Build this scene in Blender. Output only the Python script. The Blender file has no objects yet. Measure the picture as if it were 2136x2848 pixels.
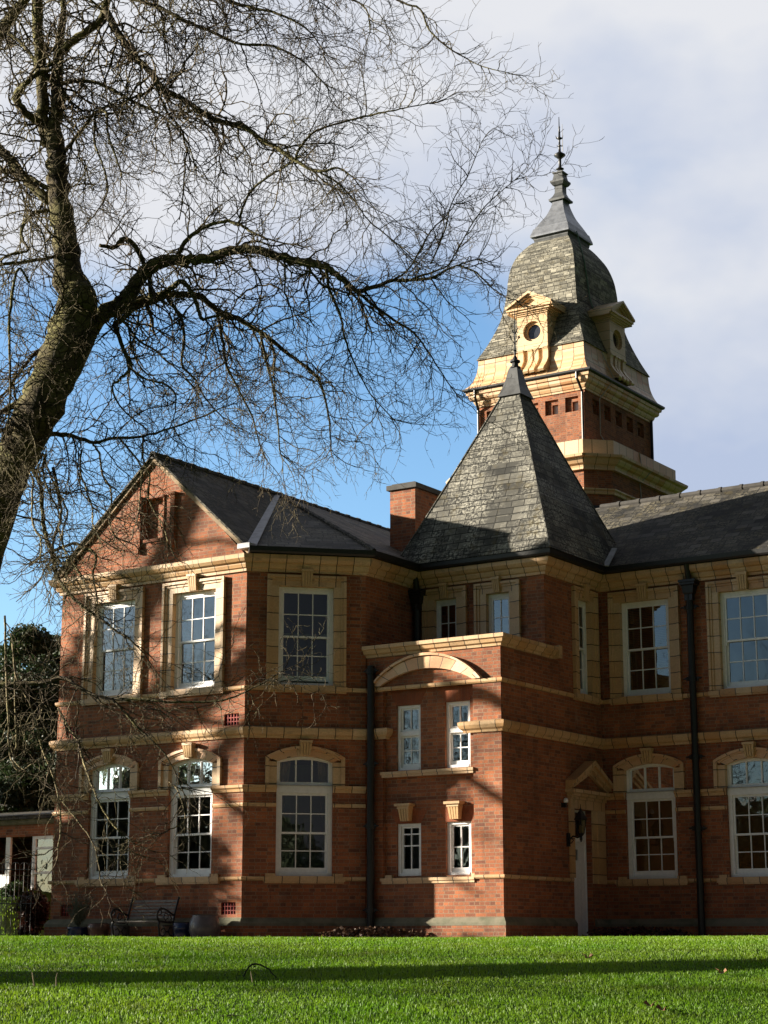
import bpy, bmesh, math, random
import numpy as np
from mathutils import Vector

SC = bpy.context.scene
COL = SC.collection
random.seed(7)
np.random.seed(7)

# ------------------------------------------------------------------ camera, world, sun, exposure
F_PX, CX, CY, YH = 5216.0, 1068.0, 1424.0, 2624.0       # photograph: focal length, centre, horizon (2136 x 2848)
PITCH = math.atan((YH - CY) / F_PX)
YAW = math.radians(33.4)
cam = bpy.data.cameras.new("camera")
cam_o = bpy.data.objects.new("camera", cam)
COL.objects.link(cam_o)
cam.sensor_fit = 'VERTICAL'
cam.sensor_height = 36.0
cam.lens = F_PX / 2848.0 * 36.0
cam.clip_start = 0.1
cam.clip_end = 3000.0
cam_o.location = (0, 0, 0)
cam_o.rotation_euler = (math.radians(90) + PITCH, 0, YAW)
SC.camera = cam_o

SUN = Vector((-0.883 * 0.969, -0.470 * 0.969, 0.247)).normalized()   # towards the sun: from the left, low
EL = math.asin(SUN.z)
ROT = math.atan2(SUN.x, SUN.y)

SC.view_settings.view_transform = 'Standard'
SC.view_settings.look = 'None'
SC.view_settings.exposure = 1.56
SC.view_settings.gamma = 1.0
SC.view_settings.use_curve_mapping = False

sun = bpy.data.lights.new("sun", 'SUN')
sun.energy = 5.0
sun.angle = math.radians(0.53)
sun.color = (1.0, 0.90, 0.74)
sun_o = bpy.data.objects.new("sun", sun)
COL.objects.link(sun_o)
sun_o.rotation_euler = SUN.to_track_quat('Z', 'Y').to_euler()

W = bpy.data.worlds.new("World")
SC.world = W
W.use_nodes = True


def build_world():
    nt = W.node_tree
    N, L = nt.nodes, nt.links
    bg = N['Background']
    bg.inputs['Strength'].default_value = 0.053
    sky = N.new('ShaderNodeTexSky')
    sky.sky_type = 'NISHITA'
    sky.sun_disc = False
    sky.sun_elevation = EL
    sky.sun_rotation = ROT
    sky.air_density = 1.0
    sky.dust_density = 0.6
    sky.ozone_density = 2.0
    tc = N.new('ShaderNodeTexCoord')
    mp = N.new('ShaderNodeMapping')
    mp.inputs['Scale'].default_value = (3.0, 3.0, 6.0)
    mp.inputs['Location'].default_value = (0.35, 0.1, 0.2)
    L.new(tc.outputs['Generated'], mp.inputs['Vector'])
    no = N.new('ShaderNodeTexNoise')
    no.inputs['Scale'].default_value = 1.35
    no.inputs['Detail'].default_value = 7.0
    no.inputs['Roughness'].default_value = 0.50
    no.inputs['Distortion'].default_value = 0.3
    L.new(mp.outputs['Vector'], no.inputs['Vector'])
    sep = N.new('ShaderNodeSeparateXYZ')
    L.new(tc.outputs['Generated'], sep.inputs['Vector'])
    # a clear band low in the north-west, more cloud higher up and further right
    dt = N.new('ShaderNodeVectorMath')
    dt.operation = 'DOT_PRODUCT'
    dt.inputs[1].default_value = (math.cos(YAW), math.sin(YAW), 0)
    L.new(tc.outputs['Generated'], dt.inputs[0])

    def mr(src, f0, f1, t0, t1):
        m = N.new('ShaderNodeMapRange')
        m.interpolation_type = 'SMOOTHSTEP'
        for k, v in (('From Min', f0), ('From Max', f1), ('To Min', t0), ('To Max', t1)):
            m.inputs[k].default_value = v
        L.new(src, m.inputs['Value'])
        return m.outputs['Result']
    low = mr(sep.outputs['Z'], 0.265, 0.400, 1.0, 0.0)
    west = mr(dt.outputs['Value'], 0.0, 0.15, 1.0, 0.0)
    lw = N.new('ShaderNodeMath')
    lw.operation = 'MULTIPLY'
    L.new(low, lw.inputs[0])
    L.new(west, lw.inputs[1])
    clear = N.new('ShaderNodeMapRange')
    clear.inputs['To Min'].default_value = 0.20
    clear.inputs['To Max'].default_value = -0.33
    L.new(lw.outputs['Value'], clear.inputs['Value'])
    add = N.new('ShaderNodeMath')
    add.operation = 'ADD'
    L.new(no.outputs['Fac'], add.inputs[0])
    L.new(clear.outputs['Result'], add.inputs[1])
    ramp = N.new('ShaderNodeMapRange')
    ramp.interpolation_type = 'SMOOTHSTEP'
    ramp.inputs['From Min'].default_value = 0.30
    ramp.inputs['From Max'].default_value = 0.62
    L.new(add.outputs['Value'], ramp.inputs['Value'])
    # cloud colour: soft light and grey parts
    no2 = N.new('ShaderNodeTexNoise')
    no2.inputs['Scale'].default_value = 1.6
    no2.inputs['Detail'].default_value = 5.0
    no2.inputs['Roughness'].default_value = 0.5
    mp2 = N.new('ShaderNodeMapping')
    mp2.inputs['Scale'].default_value = (3.2, 3.2, 5.2)
    mp2.inputs['Location'].default_value = (4.1, 2.2, 1.0)
    L.new(tc.outputs['Generated'], mp2.inputs['Vector'])
    L.new(mp2.outputs['Vector'], no2.inputs['Vector'])
    cr = N.new('ShaderNodeValToRGB')
    cr.color_ramp.elements[0].position = 0.34
    cr.color_ramp.elements[0].color = (0.49, 0.575, 0.76, 1)
    cr.color_ramp.elements[1].position = 0.58
    cr.color_ramp.elements[1].color = (0.81, 0.825, 0.87, 1)
    L.new(no2.outputs['Fac'], cr.inputs['Fac'])
    # sky outside the view is dimmed to lower fill light; glow round the sun
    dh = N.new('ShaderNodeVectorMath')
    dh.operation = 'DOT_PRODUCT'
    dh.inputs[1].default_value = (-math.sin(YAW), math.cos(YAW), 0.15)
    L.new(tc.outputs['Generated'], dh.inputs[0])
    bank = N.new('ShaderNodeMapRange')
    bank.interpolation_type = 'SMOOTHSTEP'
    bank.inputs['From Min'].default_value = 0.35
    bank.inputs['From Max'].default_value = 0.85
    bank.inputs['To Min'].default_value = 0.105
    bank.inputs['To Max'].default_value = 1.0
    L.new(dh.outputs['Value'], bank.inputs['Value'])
    ds = N.new('ShaderNodeVectorMath')
    ds.operation = 'DOT_PRODUCT'
    ds.inputs[1].default_value = SUN
    L.new(tc.outputs['Generated'], ds.inputs[0])
    gl = N.new('ShaderNodeMapRange')
    gl.interpolation_type = 'SMOOTHSTEP'
    gl.inputs['From Min'].default_value = 0.60
    gl.inputs['From Max'].default_value = 1.0
    gl.inputs['To Min'].default_value = 0.0
    gl.inputs['To Max'].default_value = 0.55
    L.new(ds.outputs['Value'], gl.inputs['Value'])
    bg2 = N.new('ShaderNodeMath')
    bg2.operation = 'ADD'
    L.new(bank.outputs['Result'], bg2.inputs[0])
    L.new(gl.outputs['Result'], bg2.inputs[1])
    mul = N.new('ShaderNodeVectorMath')
    mul.operation = 'SCALE'
    mul.inputs['Scale'].default_value = 6.3
    L.new(cr.outputs['Color'], mul.inputs[0])
    # clear sky: the physical sky, slightly lifted towards cyan blue
    skm = N.new('ShaderNodeVectorMath')
    skm.operation = 'MULTIPLY'
    skm.inputs[1].default_value = (1.25, 1.5, 1.7)
    L.new(sky.outputs['Color'], skm.inputs[0])
    mx = N.new('ShaderNodeMix')
    mx.data_type = 'RGBA'
    L.new(ramp.outputs['Result'], mx.inputs['Factor'])
    L.new(skm.outputs['Vector'], mx.inputs['A'])
    L.new(mul.outputs['Vector'], mx.inputs['B'])
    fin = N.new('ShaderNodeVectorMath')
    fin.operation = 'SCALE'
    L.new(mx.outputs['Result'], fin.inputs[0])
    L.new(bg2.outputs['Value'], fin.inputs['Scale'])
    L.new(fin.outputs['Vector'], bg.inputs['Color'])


build_world()

# ------------------------------------------------------------------ view geometry used to place things
HV = np.array([-math.sin(YAW), math.cos(YAW), 0.0])
RV = np.array([math.cos(YAW), math.sin(YAW), 0.0])
ZV = np.array([0, 0, 1.0])
FWV = HV * math.cos(PITCH) + ZV * math.sin(PITCH)
UPV = -HV * math.sin(PITCH) + ZV * math.cos(PITCH)


def at(x, y, dist):
    """point seen at (x, y) of the 1659 x 2212 photograph, dist metres away on the ground"""
    px, py = x * 1.2876, y * 1.2876
    v = FWV + RV * ((px - CX) / F_PX) + UPV * ((CY - py) / F_PX)
    v = v * (dist / float(v @ HV))
    return Vector(v)


def smooth(t):
    t = np.clip(t, 0, 1)
    return t * t * (3 - 2 * t)


PROF_D = [-400, 4, 11, 14, 17.0, 19.0, 21.0, 22.8, 24.0, 25.2, 27, 31, 34, 60, 900]
PROF_Z = [-1.62, -1.6, -1.40, -1.14, -0.76, -0.46, -0.235, -0.085, 0.0, 0.05, 0.06, 0.03, -0.05, -0.05, -0.05]


def ground_z(x, y):
    d = x * HV[0] + y * HV[1]
    l = x * RV[0] + y * RV[1]
    z = np.interp(d, PROF_D, PROF_Z)
    z = z + 0.0009 * np.minimum(np.abs(l), 12) ** 2 * np.clip((d - 15) / 9, 0, 1)
    z = z + 1.25 * smooth((d - 38.5) / 8.0) * smooth((-l - 7.0) / 1.5)
    return z


# ------------------------------------------------------------------ mesh helpers
class MB:
    def __init__(s):
        s.v, s.f, s.uv = [], [], {}

    def poly(s, pts, uv=None):
        i = len(s.v)
        s.v.extend([tuple(p) for p in pts])
        s.f.append(tuple(range(i, i + len(pts))))
        if uv is not None:
            s.uv[len(s.f) - 1] = uv

    def hexa(s, c):
        """8 corners: bottom 0-3 around, top 4-7 around"""
        i = len(s.v)
        s.v.extend([tuple(p) for p in c])
        for q in ((0, 3, 2, 1), (4, 5, 6, 7), (0, 1, 5, 4), (1, 2, 6, 5), (2, 3, 7, 6), (3, 0, 4, 7)):
            s.f.append(tuple(i + k for k in q))

    def box(s, x0, x1, y0, y1, z0, z1):
        s.hexa([(x0, y0, z0), (x1, y0, z0), (x1, y1, z0), (x0, y1, z0), (x0, y0, z1), (x1, y0, z1), (x1, y1, z1), (x0, y1, z1)])

    def tube(s, pts, rad, n=8, cap=True):
        pts = [Vector(p) for p in pts]
        m = len(pts)
        if not hasattr(rad, '__len__'):
            rad = [rad] * m
        i0 = len(s.v)
        ref = None
        for k, p in enumerate(pts):
            t = (pts[min(k + 1, m - 1)] - pts[max(k - 1, 0)])
            if t.length < 1e-9:
                t = Vector((0, 0, 1))
            t.normalize()
            if ref is None:
                ref = Vector((0, 0, 1)) if abs(t.z) < 0.9 else Vector((1, 0, 0))
            a = ref - t * ref.dot(t)
            if a.length < 1e-6:
                a = t.orthogonal()
            a.normalize()
            ref = a
            b = t.cross(a)
            for j in range(n):
                an = 2 * math.pi * j / n
                s.v.append(tuple(p + (a * math.cos(an) + b * math.sin(an)) * rad[k]))
        for k in range(m - 1):
            for j in range(n):
                j2 = (j + 1) % n
                s.f.append((i0 + k * n + j, i0 + k * n + j2, i0 + (k + 1) * n + j2, i0 + (k + 1) * n + j))
        if cap:
            s.f.append(tuple(i0 + j for j in range(n))[::-1])
            s.f.append(tuple(i0 + (m - 1) * n + j for j in range(n)))

    def lathe(s, prof, c=(0, 0), n=16, sq=None):
        """prof: list of (r, z); sq=(a,b) makes a rectangular section of half sizes r*a, r*b"""
        i0 = len(s.v)
        if sq:
            n = 4
            dirs = [(sq[0], -sq[1]), (sq[0], sq[1]), (-sq[0], sq[1]), (-sq[0], -sq[1])]
        else:
            dirs = [(math.cos(2 * math.pi * j / n), math.sin(2 * math.pi * j / n)) for j in range(n)]
        for r, z in prof:
            for dx, dy in dirs:
                s.v.append((c[0] + r * dx, c[1] + r * dy, z))
        m = len(prof)
        for k in range(m - 1):
            for j in range(n):
                j2 = (j + 1) % n
                s.f.append((i0 + k * n + j, i0 + k * n + j2, i0 + (k + 1) * n + j2, i0 + (k + 1) * n + j))
        s.f.append(tuple(i0 + j for j in range(n))[::-1])
        s.f.append(tuple(i0 + (m - 1) * n + j for j in range(n)))

    def sweep(s, path, prof, closed=False, cap=True):
        """moulding: plan path [(x,y)], outward side on the right of travel; prof [(out, z)]"""
        m = len(path)
        nrm = []
        P = [Vector((p[0], p[1])) for p in path]
        segn = []
        for k in range(m - (0 if closed else 1)):
            t = (P[(k + 1) % m] - P[k]).normalized()
            segn.append(Vector((t.y, -t.x)))
        for k in range(m):
            if closed:
                a, b = segn[k - 1], segn[k]
            else:
                a = segn[max(k - 1, 0)]
                b = segn[min(k, len(segn) - 1)]
            q = a + b
            nrm.append(q / max(q.dot(a), 0.2))
        i0 = len(s.v)
        n = len(prof)
        for k in range(m):
            for o, z in prof:
                q = P[k] + nrm[k] * o
                s.v.append((q.x, q.y, z))
        for k in range(m if closed else m - 1):
            k2 = (k + 1) % m
            for j in range(n - 1):
                s.f.append((i0 + k * n + j, i0 + k2 * n + j, i0 + k2 * n + j + 1, i0 + k * n + j + 1))
        if cap and not closed:
            s.f.append(tuple(i0 + j for j in range(n)))
            s.f.append(tuple(i0 + (m - 1) * n + j for j in range(n))[::-1])

    def build(s, name, mat, parent=None, smooth_=False, recalc=True):
        me = bpy.data.meshes.new(name)
        me.from_pydata(s.v, [], s.f)
        if recalc:
            bm = bmesh.new()
            bm.from_mesh(me)
            bmesh.ops.recalc_face_normals(bm, faces=bm.faces)
            bm.to_mesh(me)
            bm.free()
        uvl = me.uv_layers.new(name="UVMap")
        buf = np.zeros(len(me.loops) * 2)
        V = me.vertices
        for p in me.polygons:
            n = p.normal
            if abs(n.z) > 0.995:
                t = Vector((1, 0, 0))
                b = Vector((0, 1, 0))
            else:
                t = Vector((-n.y, n.x, 0)).normalized()
                b = n.cross(t)
            if b.z < 0:
                b = -b
            cu = s.uv.get(p.index)
            for q, li in enumerate(p.loop_indices):
                co = V[me.loops[li].vertex_index].co
                if cu is not None:
                    buf[2 * li], buf[2 * li + 1] = cu[q]
                else:
                    buf[2 * li], buf[2 * li + 1] = co.dot(t), co.dot(b)
        uvl.data.foreach_set('uv', buf)
        me.materials.append(mat)
        if smooth_:
            me.polygons.foreach_set('use_smooth', [True] * len(me.polygons))
        me.update()
        o = bpy.data.objects.new(name, me)
        COL.objects.link(o)
        if parent is not None:
            o.parent = parent
            mw = parent.location
            if parent.parent is None and (mw.x or mw.y or mw.z):
                o.matrix_parent_inverse.identity()
                o.location = (-mw.x, -mw.y, -mw.z)
        return o


def tag(o, label, cat, group=None):
    o['label'] = label
    o['category'] = cat
    if group:
        o['group'] = group
    return o


def struct(o, kind='structure'):
    o['kind'] = kind
    return o


def thing(name, label, cat, loc=(0, 0, 0), group=None):
    o = bpy.data.objects.new(name, None)
    o.empty_display_size = 0.3
    COL.objects.link(o)
    o.location = loc
    return tag(o, label, cat, group)


class Fr:
    """facade frame: point (u along the wall, n outwards, z up)"""
    def __init__(s, ox, oy, ux, uy):
        l = math.hypot(ux, uy)
        s.o = (ox, oy)
        s.u = (ux / l, uy / l)
        s.n = (uy / l, -ux / l)

    def p(s, u, n, z):
        return (s.o[0] + s.u[0] * u + s.n[0] * n, s.o[1] + s.u[1] * u + s.n[1] * n, z)

    def xy(s, u, n=0.0):
        return s.p(u, n, 0)[:2]

    def box(s, mb, u0, u1, n0, n1, z0, z1):
        mb.hexa([s.p(u0, n1, z0), s.p(u1, n1, z0), s.p(u1, n0, z0), s.p(u0, n0, z0),
                 s.p(u0, n1, z1), s.p(u1, n1, z1), s.p(u1, n0, z1), s.p(u0, n0, z1)])

    def extr(s, mb, pts, n0, n1):
        """polygon [(u,z)] extruded from n0 to n1"""
        a = [s.p(u, n1, z) for u, z in pts]
        b = [s.p(u, n0, z) for u, z in pts]
        k = len(pts)
        mb.poly(a)
        mb.poly(b[::-1])
        for i in range(k):
            j = (i + 1) % k
            mb.poly([a[i], b[i], b[j], a[j]])

    def wall(s, mb, u0, u1, z0, z1, holes=(), n=0.0, depth=0.2):
        us = sorted({u0, u1, *[h[0] for h in holes], *[h[1] for h in holes]})
        zs = sorted({z0, z1, *[h[2] for h in holes], *[h[3] for h in holes]})
        us = [u for u in us if u0 <= u <= u1]
        zs = [z for z in zs if z0 <= z <= z1]
        for a, b in zip(us[:-1], us[1:]):
            for c, d in zip(zs[:-1], zs[1:]):
                mu, mz = (a + b) / 2, (c + d) / 2
                if any(h[0] < mu < h[1] and h[2] < mz < h[3] for h in holes):
                    continue
                mb.poly([s.p(a, n, c), s.p(b, n, c), s.p(b, n, d), s.p(a, n, d)])
        for h in holes:
            a, b, c, d = h[:4]
            dd = h[4] if len(h) > 4 else depth
            mb.poly([s.p(a, n, c), s.p(a, n - dd, c), s.p(a, n - dd, d), s.p(a, n, d)])
            mb.poly([s.p(b, n, c), s.p(b, n - dd, c), s.p(b, n - dd, d), s.p(b, n, d)])
            mb.poly([s.p(a, n, c), s.p(a, n - dd, c), s.p(b, n - dd, c), s.p(b, n, c)])
            mb.poly([s.p(a, n, d), s.p(a, n - dd, d), s.p(b, n - dd, d), s.p(b, n, d)])


def arc(uc, w, z0, h, n=14):
    """points of a segmental arch from left to right: half width w, springing z0, rise h"""
    R = (w * w + h * h) / (2 * h)
    a = math.asin(min(1, w / R))
    return [(uc + R * math.sin(t), z0 + h - R + R * math.cos(t)) for t in [-a + 2 * a * k / n for k in range(n + 1)]]


# ------------------------------------------------------------------ materials
def new_mat(name):
    m = bpy.data.materials.new(name)
    m.use_nodes = True
    nt = m.node_tree
    b = nt.nodes['Principled BSDF']
    b.inputs['Roughness'].default_value = 0.8
    return m, nt.nodes, nt.links, b


def nd(N, kind, **kw):
    n = N.new(kind)
    for k, v in kw.items():
        if k.startswith('i_'):
            n.inputs[k[2:].replace('_', ' ')].default_value = v
        else:
            setattr(n, k, v)
    return n


def mixc(N, L, fac, a, b, blend='MIX'):
    n = N.new('ShaderNodeMix')
    n.data_type = 'RGBA'
    n.blend_type = blend
    for sock, val in (('Factor', fac), ('A', a), ('B', b)):
        if hasattr(val, 'links') or hasattr(val, 'is_linked'):
            L.new(val, n.inputs[sock])
        elif sock == 'Factor':
            n.inputs[sock].default_value = val
        else:
            n.inputs[sock].default_value = (*val, 1) if len(val) == 3 else val
    return n.outputs['Result']


def ramp01(N, L, src, a, b):
    m = N.new('ShaderNodeMapRange')
    m.interpolation_type = 'SMOOTHSTEP'
    m.inputs['From Min'].default_value = a
    m.inputs['From Max'].default_value = b
    L.new(src, m.inputs['Value'])
    return m.outputs['Result']


def noise(N, L, vec, scale, detail=4.0, rough=0.55):
    n = nd(N, 'ShaderNodeTexNoise', i_Scale=scale, i_Detail=detail, i_Roughness=rough)
    L.new(vec, n.inputs['Vector'])
    return n.outputs['Fac']


def uvout(N):
    return N.new('ShaderNodeTexCoord').outputs['UV']


def objout(N):
    return N.new('ShaderNodeTexCoord').outputs['Object']


def bump(N, L, b, h, strength=0.3, dist=0.02):
    n = nd(N, 'ShaderNodeBump', i_Strength=strength, i_Distance=dist)
    L.new(h, n.inputs['Height'])
    L.new(n.outputs['Normal'], b.inputs['Normal'])


def brick_mat(name, c1, c2, c3, mortar, bw=0.225, rh=0.069, ms=0.006, moff=0.25, sq=0.5):
    m, N, L, b = new_mat(name)
    uv = uvout(N)
    br = nd(N, 'ShaderNodeTexBrick', offset=moff, i_Scale=1.0, i_Mortar_Size=ms, i_Mortar_Smooth=0.2, i_Bias=-0.1, i_Brick_Width=bw, i_Row_Height=rh, squash=sq, squash_frequency=2)
    L.new(uv, br.inputs['Vector'])
    br.inputs['Color1'].default_value = (*c1, 1)
    br.inputs['Color2'].default_value = (*c2, 1)
    br.inputs['Mortar'].default_value = (*mortar, 1)
    # second, shifted bond picks out single darker or paler bricks
    mp = nd(N, 'ShaderNodeMapping')
    mp.inputs['Location'].default_value = (bw * 40, rh * 64, 0)
    L.new(uv, mp.inputs['Vector'])
    br2 = nd(N, 'ShaderNodeTexBrick', offset=moff, i_Scale=1.0, i_Mortar_Size=0.0, i_Bias=0.0, i_Brick_Width=bw, i_Row_Height=rh, squash=sq, squash_frequency=2)
    br2.inputs['Color1'].default_value = (0, 0, 0, 1)
    br2.inputs['Color2'].default_value = (1, 1, 1, 1)
    L.new(mp.outputs['Vector'], br2.inputs['Vector'])
    odd = ramp01(N, L, br2.outputs['Color'], 0.62, 0.92)
    inv = nd(N, 'ShaderNodeMath', operation='SUBTRACT')
    inv.inputs[0].default_value = 1.0
    L.new(br.outputs['Fac'], inv.inputs[1])
    k = nd(N, 'ShaderNodeMath', operation='MULTIPLY')
    L.new(odd, k.inputs[0])
    L.new(inv.outputs['Value'], k.inputs[1])
    k2 = nd(N, 'ShaderNodeMath', operation='MULTIPLY')
    L.new(k.outputs['Value'], k2.inputs[0])
    k2.inputs[1].default_value = 0.62
    col = mixc(N, L, k2.outputs['Value'], br.outputs['Color'], c3)
    big = noise(N, L, uv, 0.9, 6.0, 0.65)
    fine = noise(N, L, uv, 38.0, 3.0, 0.6)
    col = mixc(N, L, ramp01(N, L, big, 0.35, 0.75), col, mixc(N, L, 1.0, col, (0.55, 0.55, 0.56), 'MULTIPLY'))
    col = mixc(N, L, ramp01(N, L, fine, 0.3, 0.8), mixc(N, L, 1.0, col, (0.80, 0.80, 0.80), 'MULTIPLY'), mixc(N, L, 1.0, col, (1.18, 1.16, 1.12), 'MULTIPLY'))
    pale = noise(N, L, uv, 1.9, 6.0, 0.7)
    col = mixc(N, L, nd_mul(N, L, ramp01(N, L, pale, 0.56, 0.72), 0.26), col, (0.42, 0.30, 0.22))
    # rain and soot streaks running down the wall
    mps = nd(N, 'ShaderNodeMapping')
    mps.inputs['Scale'].default_value = (3.2, 0.35, 1)
    L.new(uv, mps.inputs['Vector'])
    stk = noise(N, L, mps.outputs['Vector'], 1.0, 5.0, 0.6)
    col = mixc(N, L, nd_mul(N, L, ramp01(N, L, stk, 0.55, 0.72), 0.45), col, mixc(N, L, 1.0, col, (0.45, 0.43, 0.42), 'MULTIPLY'))
    L.new(col, b.inputs['Base Color'])
    b.inputs['Roughness'].default_value = 0.86
    hgt = nd(N, 'ShaderNodeMath', operation='ADD')
    L.new(inv.outputs['Value'], hgt.inputs[0])
    f2 = nd(N, 'ShaderNodeMath', operation='MULTIPLY')
    f2.inputs[1].default_value = 0.5
    L.new(fine, f2.inputs[0])
    L.new(f2.outputs['Value'], hgt.inputs[1])
    bump(N, L, b, hgt.outputs['Value'], 0.55, 0.012)
    return m


def nd_mul(N, L, a, f):
    k = nd(N, 'ShaderNodeMath', operation='MULTIPLY')
    L.new(a, k.inputs[0])
    k.inputs[1].default_value = f
    return k.outputs['Value']


def block_mat(name, axis, size, cols, joint=(0.055, 0.04, 0.025), jw=0.018, rough=0.45, stain=0.6, rows=None):
    """glazed terracotta blocks: joints every `size` metres along one UV axis, each block its own tint"""
    m, N, L, b = new_mat(name)
    uv = uvout(N)
    sp = N.new('ShaderNodeSeparateXYZ')
    L.new(uv, sp.inputs['Vector'])

    def axis_parts(sock, sz, w):
        d = nd(N, 'ShaderNodeMath', operation='DIVIDE')
        L.new(sock, d.inputs[0])
        d.inputs[1].default_value = sz
        fl = nd(N, 'ShaderNodeMath', operation='FLOOR')
        L.new(d.outputs['Value'], fl.inputs[0])
        fr = nd(N, 'ShaderNodeMath', operation='FRACT')
        L.new(d.outputs['Value'], fr.inputs[0])
        lt = nd(N, 'ShaderNodeMath', operation='LESS_THAN')
        L.new(fr.outputs['Value'], lt.inputs[0])
        lt.inputs[1].default_value = w / sz
        return fl.outputs['Value'], lt.outputs['Value']
    fl, lt = axis_parts(sp.outputs['X' if axis == 'u' else 'Y'], size, jw)
    cell = nd(N, 'ShaderNodeCombineXYZ')
    L.new(fl, cell.inputs['X'])
    if rows:
        f2, l2 = axis_parts(sp.outputs['Y' if axis == 'u' else 'X'], rows, jw)
        L.new(f2, cell.inputs['Y'])
        mxn = nd(N, 'ShaderNodeMath', operation='MAXIMUM')
        L.new(lt, mxn.inputs[0])
        L.new(l2, mxn.inputs[1])
        lt = mxn.outputs['Value']
    wn = nd(N, 'ShaderNodeTexWhiteNoise', noise_dimensions='3D')
    L.new(cell.outputs['Vector'], wn.inputs['Vector'])
    cr = N.new('ShaderNodeValToRGB')
    cr.color_ramp.interpolation = 'LINEAR'
    els = cr.color_ramp.elements
    while len(els) < len(cols):
        els.new(0.5)
    for i, c in enumerate(cols):
        els[i].position = i / (len(cols) - 1)
        els[i].color = (*c, 1)
    L.new(wn.outputs['Value'], cr.inputs['Fac'])
    col = cr.outputs['Color']
    st = noise(N, L, uv, 2.2, 8.0, 0.75)
    col = mixc(N, L, nd_mul(N, L, ramp01(N, L, st, 0.48, 0.72), stain), col, (0.17, 0.125, 0.075))
    fine = noise(N, L, uv, 26.0, 4.0, 0.65)
    col = mixc(N, L, ramp01(N, L, fine, 0.35, 0.75), mixc(N, L, 1.0, col, (0.84, 0.82, 0.78), 'MULTIPLY'), col)
    col = mixc(N, L, lt, col, joint)
    L.new(col, b.inputs['Base Color'])
    b.inputs['Roughness'].default_value = rough
    bump(N, L, b, fine, 0.15, 0.01)
    return m


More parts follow.
